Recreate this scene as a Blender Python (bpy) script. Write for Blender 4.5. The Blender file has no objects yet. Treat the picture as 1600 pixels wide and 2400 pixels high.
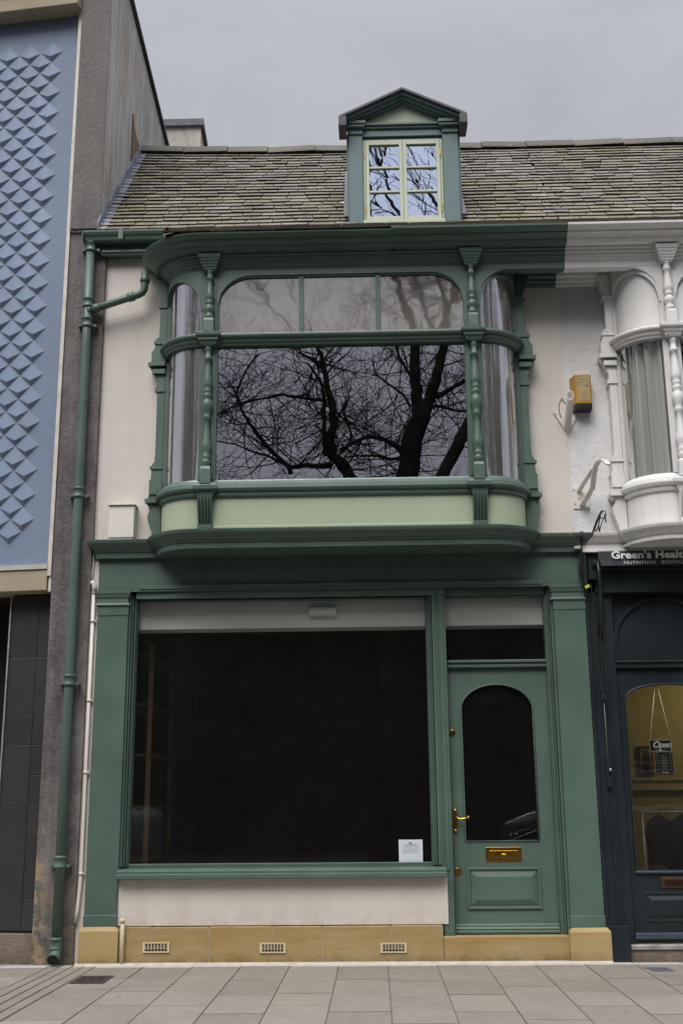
import bpy, bmesh, math, random
from mathutils import Vector, Matrix
rnd = random.Random(11)
scene = bpy.context.scene
C = scene.collection
PI = math.pi

# ------------------------------------------------------------------ mesh helper
class MB:
    def __init__(s): s.v = []; s.f = []; s.c = []; s.smooth = []
    def vert(s, p): s.v.append(tuple(p)); return len(s.v) - 1
    def face(s, idx, col=None, sm=False): s.f.append(tuple(idx)); s.c.append(col); s.smooth.append(sm)
    def poly(s, pts, col=None): s.face([s.vert(p) for p in pts], col)
    def box(s, x0, x1, y0, y1, z0, z1, col=None):
        b = len(s.v)
        for x, y, z in ((x0,y0,z0),(x1,y0,z0),(x1,y1,z0),(x0,y1,z0),(x0,y0,z1),(x1,y0,z1),(x1,y1,z1),(x0,y1,z1)): s.v.append((x,y,z))
        for q in ((0,3,2,1),(4,5,6,7),(0,1,5,4),(1,2,6,5),(2,3,7,6),(3,0,4,7)): s.face([b+i for i in q], col)
    def prism(s, pts, axis, t0, t1, col=None):
        """polygon pts in the two other axes (order x,y,z minus axis) pushed from t0 to t1"""
        def mk(a, b, t): return {'x': (t,a,b), 'y': (a,t,b), 'z': (a,b,t)}[axis]
        n = len(pts); b = len(s.v)
        for p in pts: s.v.append(mk(p[0], p[1], t0))
        for p in pts: s.v.append(mk(p[0], p[1], t1))
        s.face([b+i for i in range(n)], col); s.face([b+n+i for i in range(n-1,-1,-1)], col)
        for i in range(n): j = (i+1) % n; s.face([b+i, b+j, b+n+j, b+n+i], col)
    def frustum(s, cx, cy, z0, h0, z1, h1, back=None):
        b = len(s.v)
        for z, h in ((z0,h0),(z1,h1)):
            yb = cy + h if back is None else back
            for x, y in ((cx-h,cy-h),(cx+h,cy-h),(cx+h,yb),(cx-h,yb)): s.v.append((x,y,z))
        for q in ((0,3,2,1),(4,5,6,7),(0,1,5,4),(1,2,6,5),(2,3,7,6),(3,0,4,7)): s.face([b+i for i in q])
    def lathe(s, prof, cx, cy, n=18):
        b = len(s.v)
        for r, z in prof:
            for k in range(n): a = 2*PI*k/n; s.v.append((cx+r*math.cos(a), cy+r*math.sin(a), z))
        for i in range(len(prof)-1):
            for k in range(n):
                k2 = (k+1) % n; s.face([b+i*n+k, b+i*n+k2, b+(i+1)*n+k2, b+(i+1)*n+k], None, True)
        s.face([b+k for k in range(n-1,-1,-1)]); e = b+(len(prof)-1)*n; s.face([e+k for k in range(n)])
    def tube(s, pts, rad, n=10, cap=True, col=None):
        pts = [Vector(p) for p in pts]; m = len(pts)
        rad = rad if isinstance(rad, (list,tuple)) else [rad]*m
        b = len(s.v); up = None
        for i in range(m):
            d = (pts[min(i+1,m-1)] - pts[max(i-1,0)])
            if d.length < 1e-9: d = Vector((0,0,1))
            d.normalize()
            if up is None:
                up = Vector((0,0,1)) if abs(d.z) < .9 else Vector((1,0,0))
            sd = d.cross(up); sd.normalize(); up = sd.cross(d); up.normalize()
            for k in range(n):
                a = 2*PI*k/n; s.v.append(tuple(pts[i] + (sd*math.cos(a)+up*math.sin(a))*rad[i]))
        for i in range(m-1):
            for k in range(n):
                k2 = (k+1) % n; s.face([b+i*n+k, b+i*n+k2, b+(i+1)*n+k2, b+(i+1)*n+k], col, n > 4)
        if cap: s.face([b+k for k in range(n)], col); e = b+(m-1)*n; s.face([e+k for k in range(n)], col)
    def sweep(s, prof, path, closed_prof=True, smooth=False):
        """prof (out, z) carried along a plan path; out is to the right-hand outside (facade going +x has outside -y)"""
        m = len(path); n = len(prof); b = len(s.v)
        T = []
        for i in range(m-1):
            d = Vector((path[i+1][0]-path[i][0], path[i+1][1]-path[i][1])); d.normalize(); T.append(d)
        for i in range(m):
            t0 = T[max(i-1,0)]; t1 = T[min(i,m-2)]
            n0 = Vector((t0.y,-t0.x)); n1 = Vector((t1.y,-t1.x))
            mt = n0+n1; mt.normalize(); k = 1/max(.3, mt.dot(n0))
            for o, z in prof: s.v.append((path[i][0]+mt.x*o*k, path[i][1]+mt.y*o*k, z))
        for i in range(m-1):
            for j in range(n if closed_prof else n-1):
                j2 = (j+1) % n; s.face([b+i*n+j, b+(i+1)*n+j, b+(i+1)*n+j2, b+i*n+j2], None, smooth)
        if closed_prof:
            s.face([b+j for j in range(n)]); e = b+(m-1)*n; s.face([e+j for j in range(n-1,-1,-1)])
    def add(s, o, M=None):
        b = len(s.v)
        for p in o.v: s.v.append(tuple(M @ Vector(p)) if M else p)
        for f, c, sm in zip(o.f, o.c, o.smooth): s.f.append(tuple(i+b for i in f)); s.c.append(c); s.smooth.append(sm)
        return s

def world_loc(o):
    v = Vector((0,0,0))
    while o is not None: v = v + o.location; o = o.parent
    return v

def obj(name, mb, mat, parent=None, xf=None, bevel=0, recalc=True, smooth_all=False):
    """link mb as ONE mesh object; xf maps x (used to mirror the pair house)"""
    me = bpy.data.meshes.new(name)
    off = world_loc(parent)
    vs = [(xf(p[0]) if xf else p[0], p[1], p[2]) for p in mb.v]
    me.from_pydata([(p[0]-off.x, p[1]-off.y, p[2]-off.z) for p in vs], [], mb.f)
    if any(c is not None for c in mb.c):
        at = me.color_attributes.new('Col', 'FLOAT_COLOR', 'CORNER')
        for p in me.polygons:
            c = mb.c[p.index] or (1,1,1)
            for li in p.loop_indices: at.data[li].color = (c[0],c[1],c[2],1)
    for p in me.polygons: p.use_smooth = smooth_all or mb.smooth[p.index]
    if recalc:
        bm = bmesh.new(); bm.from_mesh(me); bmesh.ops.recalc_face_normals(bm, faces=bm.faces); bm.to_mesh(me); bm.free()
    me.materials.append(mat)
    o = bpy.data.objects.new(name, me); C.objects.link(o)
    if parent is not None: o.parent = parent
    if bevel:
        md = o.modifiers.new('edge', 'BEVEL'); md.width = bevel; md.segments = 2; md.limit_method = 'ANGLE'; md.angle_limit = math.radians(35)
    return o

def tag(o, label, cat, group=None):
    o['label'] = label; o['category'] = cat
    if group: o['group'] = group
    return o
def thing(name, label, cat, loc=(0,0,0), group=None):
    o = bpy.data.objects.new(name, None); o.empty_display_size = .1; C.objects.link(o); o.location = loc
    return tag(o, label, cat, group)
def struct(name, mb, mat, kind='structure', **k):
    o = obj(name, mb, mat, **k); o['kind'] = kind; return o

def text(name, body, size, loc, mat, parent, bold=0.0, shear=0.0, spacing=1.0, align='LEFT', sx=1.0, col=None):
    cu = bpy.data.curves.new(name, 'FONT'); cu.body = body; cu.size = size; cu.offset = bold; cu.shear = shear
    cu.space_character = spacing; cu.align_x = align; cu.extrude = 0.0006; cu.resolution_u = 3
    t = bpy.data.objects.new(name, cu); C.objects.link(t)
    bpy.context.view_layer.update()
    dg = bpy.context.evaluated_depsgraph_get()
    me = bpy.data.meshes.new_from_object(t.evaluated_get(dg))
    bpy.data.objects.remove(t); bpy.data.curves.remove(cu)
    off = world_loc(parent); M = Matrix.Translation(Vector(loc)-off) @ Matrix.Rotation(PI/2, 4, 'X') @ Matrix.Diagonal((sx,1,1,1))
    me.transform(M); me.materials.clear(); me.materials.append(mat)
    o = bpy.data.objects.new(name, me); C.objects.link(o); o.parent = parent
    return o

# ------------------------------------------------------------------ materials
class NT:
    def __init__(s, mat): s.n = mat.node_tree.nodes; s.l = mat.node_tree.links
    def __call__(s, t, **k):
        nd = s.n.new(t)
        for a, b in k.items():
            if a.startswith('i_'):
                key = a[2:]; key = int(key) if key.isdigit() else key
                if hasattr(b, 'is_output') and b.is_output: s.l.new(b, nd.inputs[key])
                else: nd.inputs[key].default_value = b
            else: setattr(nd, a, b)
        return nd
    def mix(s, fac, a, b, mode='MIX'):
        nd = s.n.new('ShaderNodeMix'); nd.data_type = 'RGBA'; nd.blend_type = mode
        for key, val in ((0,fac),(6,a),(7,b)):
            if hasattr(val, 'is_output'): s.l.new(val, nd.inputs[key])
            else: nd.inputs[key].default_value = val if key == 0 else (val[0],val[1],val[2],1)
        return nd.outputs[2]
    def noise(s, vec, scale, detail=5, rough=.6, lo=.35, hi=.65, dist=0):
        nd = s('ShaderNodeTexNoise', i_Vector=vec, i_Scale=scale, i_Detail=detail, i_Roughness=rough, i_Distortion=dist)
        mr = s('ShaderNodeMapRange', i_0=nd.outputs[0], i_1=lo, i_2=hi, i_3=0.0, i_4=1.0)
        return mr.outputs[0]
    def math(s, op, a, b=0.0):
        nd = s.n.new('ShaderNodeMath'); nd.operation = op
        for k, v in ((0,a),(1,b)):
            if hasattr(v,'is_output'): s.l.new(v, nd.inputs[k])
            else: nd.inputs[k].default_value = v
        return nd.outputs[0]
    def stretch(s, pos, sx, sy, sz):
        return s('ShaderNodeVectorMath', operation='MULTIPLY', i_0=pos, i_1=(sx,sy,sz)).outputs[0]

def new_mat(name):
    m = bpy.data.materials.new(name); m.use_nodes = True; nt = NT(m)
    b = m.node_tree.nodes['Principled BSDF']
    pos = nt('ShaderNodeNewGeometry').outputs['Position']
    return m, nt, b, pos

def setcol(nt, b, c): nt.l.new(c, b.inputs['Base Color'])
def bump(nt, b, h, strength, dist=.01):
    bp = nt('ShaderNodeBump', i_Strength=strength, i_Distance=dist, i_Height=h); nt.l.new(bp.outputs[0], b.inputs['Normal'])

def scl(c, k): return tuple(min(1, x*k) for x in c)

def paint(name, col, rough=.45, var=.12, grime=.25, bmp=.12, dirt_shade_col=(.03,.03,.028), spec=.4):
    m, nt, b, pos = new_mat(name)
    n1 = nt.noise(pos, 2.2, 6, .65, .3, .7)
    n2 = nt.noise(nt.stretch(pos, 14, 14, 1.2), 1.0, 4, .6, .5, .8)
    c = nt.mix(n1, scl(col, 1-var), scl(col, 1+var))
    c = nt.mix(nt.math('MULTIPLY', n2, grime), c, dirt_shade_col)
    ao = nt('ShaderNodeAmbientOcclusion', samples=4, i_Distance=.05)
    dirt_shade = nt.math('MULTIPLY', nt.math('SUBTRACT', 1.0, ao.outputs['AO']), .55)  # crevice shade painted into the colour by occlusion, along with grime
    c = nt.mix(dirt_shade, c, scl(dirt_shade_col, .42))
    setcol(nt, b, c)
    fine = nt('ShaderNodeTexNoise', i_Vector=nt.stretch(pos, 60, 60, 240), i_Scale=1.0, i_Detail=3.0).outputs[0]
    bump(nt, b, fine, bmp, .004)
    r = nt('ShaderNodeMapRange', i_0=n1, i_1=0.0, i_2=1.0, i_3=rough-.07, i_4=rough+.1).outputs[0]
    nt.l.new(r, b.inputs['Roughness']); b.inputs['Specular IOR Level'].default_value = spec
    return m

def plain(name, col, rough=.6, metal=0.0, var=.15, scale=8, spec=.4):
    m, nt, b, pos = new_mat(name)
    n1 = nt.noise(pos, scale, 4, .6, .3, .7)
    setcol(nt, b, nt.mix(n1, scl(col, 1-var), scl(col, 1+var)))
    b.inputs['Roughness'].default_value = rough; b.inputs['Metallic'].default_value = metal; b.inputs['Specular IOR Level'].default_value = spec
    return m

def glass(name, refl=.1, tint=(.85,.87,.86), rough=0.0, rtint=(1,1,1), haze=None, wob=0.0, fres=.6):
    m = bpy.data.materials.new(name); m.use_nodes = True; nt = NT(m); m.node_tree.nodes.remove(m.node_tree.nodes['Principled BSDF'])
    out = m.node_tree.nodes['Material Output']
    tr = nt('ShaderNodeBsdfTransparent'); tr.inputs[0].default_value = (*tint, 1)
    gl = nt('ShaderNodeBsdfGlossy'); gl.inputs[0].default_value = (*rtint, 1); gl.inputs['Roughness'].default_value = rough
    fr = nt('ShaderNodeFresnel', i_IOR=1.5).outputs[0]
    fac = nt.math('ADD', nt.math('MULTIPLY', nt.math('SUBTRACT', fr, .04), fres), refl)
    fac = nt.math('MINIMUM', fac, .92)
    if wob:
        pos = nt('ShaderNodeNewGeometry').outputs['Position']
        h = nt('ShaderNodeTexNoise', i_Vector=pos, i_Scale=2.6, i_Detail=2.0).outputs[0]
        bp = nt('ShaderNodeBump', i_Strength=wob, i_Distance=.05, i_Height=h); nt.l.new(bp.outputs[0], gl.inputs['Normal'])
    base = tr.outputs[0]
    if haze:
        df = nt('ShaderNodeBsdfDiffuse'); pos = nt('ShaderNodeNewGeometry').outputs['Position']
        nz = nt.noise(nt.stretch(pos, 1, 1, 2.2), 1.8, 5, .6, .2, .85)
        zg = nt('ShaderNodeMapRange', i_0=nt('ShaderNodeSeparateXYZ', i_0=pos).outputs[2], i_1=4.95, i_2=5.5, i_3=0.0, i_4=1.0).outputs[0]; nt.l.new(nt.mix(zg, nt.mix(nz, scl(haze[0], .85), scl(haze[0], 1.15)), scl(haze[0], .42)), df.inputs[0])  # haze colour darkens upwards: dim ceiling painted into the pane
        mx = nt('ShaderNodeMixShader', i_0=haze[1]); nt.l.new(base, mx.inputs[1]); nt.l.new(df.outputs[0], mx.inputs[2]); base = mx.outputs[0]
    mx = nt('ShaderNodeMixShader', i_0=fac); nt.l.new(base, mx.inputs[1]); nt.l.new(gl.outputs[0], mx.inputs[2])
    nt.l.new(mx.outputs[0], out.inputs[0])
    return m

GREEN = paint('green_paint', (.092,.147,.118), .36, .14, .16, dirt_shade_col=(.10,.115,.095), bmp=.25)
GREEN2 = paint('green_paint_dormer', (.120,.188,.192), .45, .08, .12, dirt_shade_col=(.14,.15,.13))
PALE = paint('pale_green_paint', (.42,.48,.345), .45, .06, .10, dirt_shade_col=(.3,.33,.2))
PALE2 = paint('cream_green_paint', (.53,.58,.45), .5, .05, .05, dirt_shade_col=(.3,.33,.2))
NAVY = paint('navy_paint', (.013,.021,.026), .38, .2, .15, dirt_shade_col=(.06,.06,.055))
WHITE = paint('grubby_white_paint', (.76,.755,.75), .55, .07, .30, dirt_shade_col=(.40,.36,.29))
WHITE2 = paint('white_plastic', (.72,.69,.64), .5, .04, .1, dirt_shade_col=(.5,.46,.4))
CREAMP = paint('cream_plastic', (.62,.54,.36), .5, .05, .15, dirt_shade_col=(.4,.3,.2))
BRASS = plain('brass', (.62,.36,.07), .22, 1.0, .45, 45)
BRONZE = plain('dull_bronze', (.16,.10,.06), .4, .8, .3, 20)
IRON = plain('cast_iron', (.07,.055,.05), .6, .3, .4, 20)
LEAD = plain('lead_sheet', (.20,.22,.27), .5, .2, .35, 9)
DARKLEAD = plain('dark_lead', (.075,.077,.088), .55, .1, .3, 9)
BLACK = plain('black_plastic', (.012,.012,.014), .35, 0, .2, 9)
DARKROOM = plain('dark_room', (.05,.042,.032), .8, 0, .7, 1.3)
WOOD = plain('shelf_wood', (.15,.095,.045), .55, 0, .3, 6)
BOARDW = plain('white_board', (.86,.86,.83), .7, 0, .04, 2)
PAPER = plain('paper', (.66,.70,.76), .7, 0, .03, 3)
INK = plain('ink', (.10,.10,.11), .8, 0, .1, 3)
GREYINK = plain('grey_print', (.30,.31,.33), .8, 0, .1, 3)
WHITEPRINT = plain('white_print', (.78,.78,.78), .6, 0, .1, 9)
BARK = plain('bark', (.022,.018,.014), .9, 0, .4, 5)
AMBER = paint('amber_plastic', (.46,.24,.035), .4, .12, .2, dirt_shade_col=(.2,.1,.02))
LABELM = plain('sticker', (.42,.30,.12), .6, 0, .12, 12)
CABLE = plain('cable', (.02,.02,.018), .6, 0, .2, 9)
TAGY = plain('yellow_tag', (.45,.58,.03), .5, 0, .1, 9)
STEEL = plain('worn_steel', (.45,.44,.42), .45, .6, .3, 12)
BAND = plain('banner_cloth', (.045,.043,.055), .8, 0, .3, 6)

def m_cream():
    m, nt, b, pos = new_mat('cream_render')
    n1 = nt.noise(pos, 1.1, 6, .6, .3, .7); n2 = nt.noise(nt.stretch(pos, 5, 5, .7), 1.0, 5, .6, .5, .85); n3 = nt.noise(pos, 30, 4, .6, .3, .7)
    c = nt.mix(n1, (.635,.595,.545), (.71,.665,.61)); c = nt.mix(nt.math('MULTIPLY', n2, .30), c, (.44,.385,.325))
    c = nt.mix(nt.math('MULTIPLY', n3, .08), c, (.8,.72,.64))
    zz_ = nt('ShaderNodeSeparateXYZ', i_0=pos).outputs[2]; spl = nt('ShaderNodeMapRange', i_0=zz_, i_1=.42, i_2=.27, i_3=0.0, i_4=.35).outputs[0]
    c = nt.mix(nt.math('MULTIPLY', spl, nt.noise(pos, 7, 5, .7, .35, .65)), c, (.33,.27,.20)); setcol(nt, b, c)
    bump(nt, b, nt('ShaderNodeTexNoise', i_Vector=pos, i_Scale=55.0, i_Detail=6.0).outputs[0], .18, .01); b.inputs['Roughness'].default_value = .85
    return m
CREAM = m_cream()
def m_rough_white():
    m, nt, b, pos = new_mat('rough_white_render')
    n1 = nt.noise(pos, 3.5, 7, .7, .35, .7); n2 = nt.noise(pos, 22, 6, .7, .45, .75, 1.0)
    c = nt.mix(n1, (.79,.79,.805), (.70,.695,.69)); c = nt.mix(nt.math('MULTIPLY', n2, .35), c, (.36,.33,.30))
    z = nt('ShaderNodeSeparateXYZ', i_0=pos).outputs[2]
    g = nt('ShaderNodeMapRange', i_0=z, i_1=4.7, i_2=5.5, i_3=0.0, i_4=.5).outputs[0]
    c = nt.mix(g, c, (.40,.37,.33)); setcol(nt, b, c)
    bump(nt, b, nt('ShaderNodeTexNoise', i_Vector=pos, i_Scale=26.0, i_Detail=7.0, i_Roughness=.7, i_Distortion=1.0).outputs[0], .55, .02); b.inputs['Roughness'].default_value = .85
    return m
ROUGHW = m_rough_white()
def m_pier():
    m, nt, b, pos = new_mat('dark_weathered_render')
    z = nt('ShaderNodeSeparateXYZ', i_0=pos).outputs[2]; x = nt('ShaderNodeSeparateXYZ', i_0=pos).outputs[0]
    n1 = nt.noise(pos, 2.2, 8, .75, .38, .62); n2 = nt.noise(nt.stretch(pos, 8, 8, .8), 1.2, 8, .7, .42, .62); n3 = nt.noise(pos, 16, 8, .8, .46, .66)
    c = nt.mix(n1, (.095,.087,.087), (.20,.186,.178)); c = nt.mix(nt.math('MULTIPLY', n2, .6), c, (.045,.04,.045)); c = nt.mix(nt.math('MULTIPLY', n3, .5), c, (.23,.205,.19))
    up = nt('ShaderNodeMapRange', i_0=z, i_1=5.6, i_2=6.6, i_3=0.0, i_4=.6).outputs[0]
    c = nt.mix(up, c, nt.mix(n3, (.19,.18,.17), (.145,.135,.125)))
    # peeled render, low and to the left
    lo = nt('ShaderNodeMapRange', i_0=z, i_1=1.15, i_2=.2, i_3=0.0, i_4=1.0).outputs[0]
    lf = nt('ShaderNodeMapRange', i_0=x, i_1=-2.50, i_2=-2.63, i_3=0.0, i_4=1.0).outputs[0]
    pe = nt.noise(pos, 7, 6, .65, .47, .53, .8)
    msk = nt.math('MULTIPLY', nt.math('MULTIPLY', lo, pe), nt.math('MAXIMUM', lf, .10)); msk = nt.math('MINIMUM', nt.math('MULTIPLY', msk, 2.2), .9)
    c = nt.mix(msk, c, (.36,.26,.16))
    ed = nt('ShaderNodeMapRange', i_0=x, i_1=-2.33, i_2=-2.306, i_3=0.0, i_4=.55).outputs[0]
    c = nt.mix(nt.math('MULTIPLY', ed, n1), c, (.30,.24,.18))
    mo = nt('ShaderNodeMapRange', i_0=z, i_1=.75, i_2=.1, i_3=0.0, i_4=.6).outputs[0]
    c = nt.mix(nt.math('MULTIPLY', mo, nt.noise(pos, 5, 6, .7, .4, .6)), c, (.07,.08,.035)); setcol(nt, b, c)
    bump(nt, b, nt('ShaderNodeTexNoise', i_Vector=pos, i_Scale=26.0, i_Detail=8.0, i_Roughness=.7).outputs[0], .6, .02); b.inputs['Roughness'].default_value = .9
    return m
PIER = m_pier()
def m_gable():
    m, nt, b, pos = new_mat('grey_gable_render')
    n1 = nt.noise(nt.stretch(pos, 2, 2, .6), 1.1, 8, .7, .36, .64); n2 = nt.noise(nt.stretch(pos, 4, 6, .35), 1.6, 7, .7, .46, .66); n3 = nt.noise(nt.stretch(pos, 2, 2, .8), 1.4, 7, .75, .5, .66)
    c = nt.mix(n1, (.34,.33,.31), (.53,.51,.475)); c = nt.mix(nt.math('MULTIPLY', n2, .75), c, (.16,.145,.125)); c = nt.mix(nt.math('MULTIPLY', n3, .6), c, (.31,.235,.13)); n4 = nt.noise(pos, 22, 7, .75, .45, .7); c = nt.mix(nt.math('MULTIPLY', n4, .35), c, (.12,.115,.105)); setcol(nt, b, c)
    bump(nt, b, nt('ShaderNodeTexNoise', i_Vector=pos, i_Scale=30.0, i_Detail=7.0).outputs[0], .4, .015); b.inputs['Roughness'].default_value = .9
    return m
GABLE = m_gable()
def m_stone(name, a, bcol, stain, sc=1.0):
    m, nt, b, pos = new_mat(name)
    n1 = nt.noise(nt.stretch(pos, 1.2, 1.2, 9), sc*2.0, 6, .6, .3, .7, 1.2); n2 = nt.noise(pos, 2.3*sc, 6, .6, .4, .7); n3 = nt.noise(pos, 60, 4, .7, .35, .65)
    c = nt.mix(n1, a, bcol); c = nt.mix(nt.math('MULTIPLY', n2, .55), c, stain); c = nt.mix(nt.math('MULTIPLY', n3, .16), c, scl(a, .55))
    zz_ = nt('ShaderNodeSeparateXYZ', i_0=pos).outputs[2]; spl = nt('ShaderNodeMapRange', i_0=zz_, i_1=.085, i_2=.0, i_3=0.0, i_4=.75).outputs[0]
    c = nt.mix(nt.math('MULTIPLY', spl, nt.noise(pos, 9, 5, .7, .3, .6)), c, (.10,.085,.06)); setcol(nt, b, c)
    bump(nt, b, n3, .25, .006); b.inputs['Roughness'].default_value = .82; b.inputs['Specular IOR Level'].default_value = .2
    return m
SAND = m_stone('sandstone', (.42,.335,.185), (.36,.25,.095), (.34,.20,.06))
SANDP = m_stone('pale_sandstone', (.48,.365,.185), (.43,.315,.145), (.40,.27,.10))
LINTEL = m_stone('grubby_cast_stone', (.42,.37,.28), (.37,.32,.24), (.30,.27,.15), .8)
BASEST = m_stone('stained_base_stone', (.30,.25,.19), (.17,.13,.10), (.10,.08,.06), 3)
def m_vcol(name, rough, lichen=None, bm=.3, sc=20, speck=.2, spec=.3):
    m, nt, b, pos = new_mat(name)
    at = nt('ShaderNodeVertexColor', layer_name='Col').outputs[0]
    n1 = nt.noise(pos, sc, 7, .7, .3, .7); n2 = nt.noise(pos, sc*9, 3, .6, .4, .6)
    c = nt.mix(nt.math('MULTIPLY', n1, .45), at, nt.mix(1.0, at, (.55,.52,.50), 'MULTIPLY')); c = nt.mix(nt.math('MULTIPLY', n2, speck), c, nt.mix(1.0, at, (1.35,1.35,1.3), 'MULTIPLY'))
    if not lichen and speck > .3:
        sp = nt('ShaderNodeTexVoronoi', i_Vector=pos, i_Scale=5.0, feature='F1').outputs[0]; sm = nt('ShaderNodeMapRange', i_0=sp, i_1=.10, i_2=.06, i_3=0.0, i_4=.55).outputs[0]; pick = nt.noise(pos, 1.7, 2, .5, .5, .6)
        c = nt.mix(nt.math('MULTIPLY', sm, pick), c, (.06,.055,.05)); st_ = nt.noise(pos, 2.4, 6, .7, .45, .75); c = nt.mix(nt.math('MULTIPLY', st_, .35), c, (.13,.115,.095))
    if lichen:
        stn = nt.noise(nt.stretch(pos, 3.5, 1.2, .5), 1.0, 7, .7, .42, .68); c = nt.mix(nt.math('MULTIPLY', stn, .5), c, (.065,.06,.048)); mss = nt.noise(pos, 1.1, 6, .65, .45, .6); c = nt.mix(nt.math('MULTIPLY', mss, .35), c, (.15,.14,.075))
        v = nt.noise(pos, 24, 5, .7, .60, .70); big = nt.noise(pos, 1.3, 4, .6, .42, .62)
        c = nt.mix(nt.math('MULTIPLY', nt.math('MULTIPLY', v, big), .75), c, lichen)
    setcol(nt, b, c); bump(nt, b, n1, bm, .006); b.inputs['Roughness'].default_value = rough; b.inputs['Specular IOR Level'].default_value = spec
    return m
SLATE = m_vcol('slate', .72, (.40,.40,.33), .35, 26)
PAVE = m_vcol('paving_stone', .85, None, .25, 9, .35, .2)
DTILE = m_vcol('dark_tile', .35, None, .05, 5, .1, .5)
def m_blue():
    m, nt, b, pos = new_mat('blue_glazed_tile')
    at = nt('ShaderNodeVertexColor', layer_name='Col').outputs[0]
    n1 = nt.noise(pos, .9, 5, .6, .3, .7); n2 = nt.noise(nt.stretch(pos, 4, 4, 1.0), 1.2, 6, .65, .5, .8)
    c = nt.mix(n1, at, nt.mix(1.0, at, (.82,.84,.86), 'MULTIPLY')); c = nt.mix(nt.math('MULTIPLY', n2, .22), c, (.15,.17,.18)); setcol(nt, b, c)
    b.inputs['Roughness'].default_value = .5; b.inputs['Specular IOR Level'].default_value = .15
    return m
BLUE = m_blue()
def m_flat(name, a, c2, sc, rough=.9, bm=.3):
    m, nt, b, pos = new_mat(name)
    n = nt.noise(pos, sc, 7, .65, .3, .7); setcol(nt, b, nt.mix(n, a, c2)); bump(nt, b, n, bm, .01); b.inputs['Roughness'].default_value = rough
    return m
ASPH = m_flat('asphalt', (.045,.045,.047), (.06,.06,.06), 12)
SOIL = m_flat('mortar_bed', (.12,.11,.095), (.19,.175,.15), 14)
ADDED_WOOD = m_flat('added_wood_leaves', (.018,.022,.012), (.075,.085,.05), 1.2)
BRICKP = m_stone('exposed_brick', (.20,.13,.08), (.12,.08,.05), (.26,.2,.13), 4)
YWALL = m_flat('yellow_wall', (.36,.325,.14), (.47,.42,.19), 1.3, .8, .1)
def m_curtain(name, col):
    m, nt, b, pos = new_mat(name)
    n = nt.noise(nt.stretch(pos, 30, 30, 1), 1.0, 3, .5, .3, .7); setcol(nt, b, nt.mix(n, scl(col,.86), col)); b.inputs['Roughness'].default_value = .9
    b.inputs['Specular IOR Level'].default_value = .1
    return m
CURT = m_curtain('cream_curtain', (.62,.60,.50)); CURTG = m_curtain('grey_net_curtain', (.62,.64,.63))
G_BAY = glass('bay_glass', .33, (.8,.8,.8), 0.0, (.92,.93,1.0), None, .004)
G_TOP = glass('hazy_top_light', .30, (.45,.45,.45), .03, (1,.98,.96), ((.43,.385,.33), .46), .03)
G_SIDE = glass('curved_glass', .44, (.85,.85,.85), .035, (.92,.92,1.0), ((.62,.61,.56), .22), .01, .8)
G_SHOP = glass('shop_glass', .075, (.98,.985,.98), 0.0, (1,1,1), ((.33,.33,.31), .018), .008, .4)
G_DORM = glass('dormer_glass', .80, (.4,.4,.4), 0.0, (.70,.80,1.0), None, .015)
G_NEIGH = glass('neighbour_glass', .09, (.8,.8,.77), 0.0, (1,1,1), ((.40,.40,.36), .02), .02, .4)
SKY_EL, SKY_BH, SUN_E = 24.0, 4.5, 2.5
# ------------------------------------------------------------------ the setting
def jit0(c, k): f = 1 + rnd.uniform(-k, k); return (c[0]*f, c[1]*f, c[2]*f)
def jit(c, k): f = 1 + rnd.uniform(-k, k); return (c[0]*f, c[1]*f*(1+rnd.uniform(-.02,.02)), c[2]*f*(1+rnd.uniform(-.04,.04)))
g = MB(); g.poly([(-120,60,-.13),(120,60,-.13),(120,-120,-.13),(-120,-120,-.13)]); struct('ground', g, ASPH)
g = MB(); g.poly([(-40,-11.6,-.126),(40,-11.6,-.126),(40,-3.6,-.126),(-40,-3.6,-.126)]); struct('road', g, ASPH)
g = MB(); g.box(-40,40,-3.46,6,-.125,-.0055); struct('pavement_bed', g, SOIL)
g = MB(); g.box(-40,40,-3.6,-3.464,-.125,-.004); struct('kerb', g, plain('kerb_stone', (.25,.24,.22), .85))
g = MB(); g.box(-40,40,-26,-11.6,-.125,0.0); struct('far_verge', g, plain('leaf_litter', (.022,.022,.014), .9, 0, .3, 2))
pv = MB(); W_ = .362
base = (.258,.233,.195)
for k in range(-22, 26):
    x0 = .07 + k*W_ + .002; x1 = x0 + W_ - .004
    chan = -2.46 < (x0+x1)/2 < -2.1
    y = -.005; first = True
    while y > -3.45:
        if first: L = rnd.choice([.13,.15,.14,.16]); first = False; col = (.46,.44,.405)
        else: L = rnd.choice([.52,.60,.66,.45,.72]); col = jit0(base, .10)
        y2 = max(-3.46, y - L); col = jit0(col, .03)
        e = .0022; zt = rnd.uniform(-.0015, .0015)
        if chan:
            for q in range(4):
                a = x0 + q*(x1-x0)/4; bq = a + (x1-x0)/4 - .014
                pv.box(a, bq, y2+.004, y-.004, -.02, zt, scl(col,.9))
        else:
            b = len(pv.v)
            for xx, yy, zz in ((x0,y2+.0015,-.03),(x1,y2+.0015,-.03),(x1,y-.0015,-.03),(x0,y-.0015,-.03),(x0+e,y2+.0015+e,zt),(x1-e,y2+.0015+e,zt),(x1-e,y-.0015-e,zt),(x0+e,y-.0015-e,zt)): pv.v.append((xx,yy,zz))
            pv.face((b+4,b+5,b+6,b+7), col)
            for q in ((0,1,5,4),(1,2,6,5),(2,3,7,6),(3,0,4,7)): pv.face([b+i for i in q], scl(col,.8))
        y = y2
struct('pavement', pv, PAVE)
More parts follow.
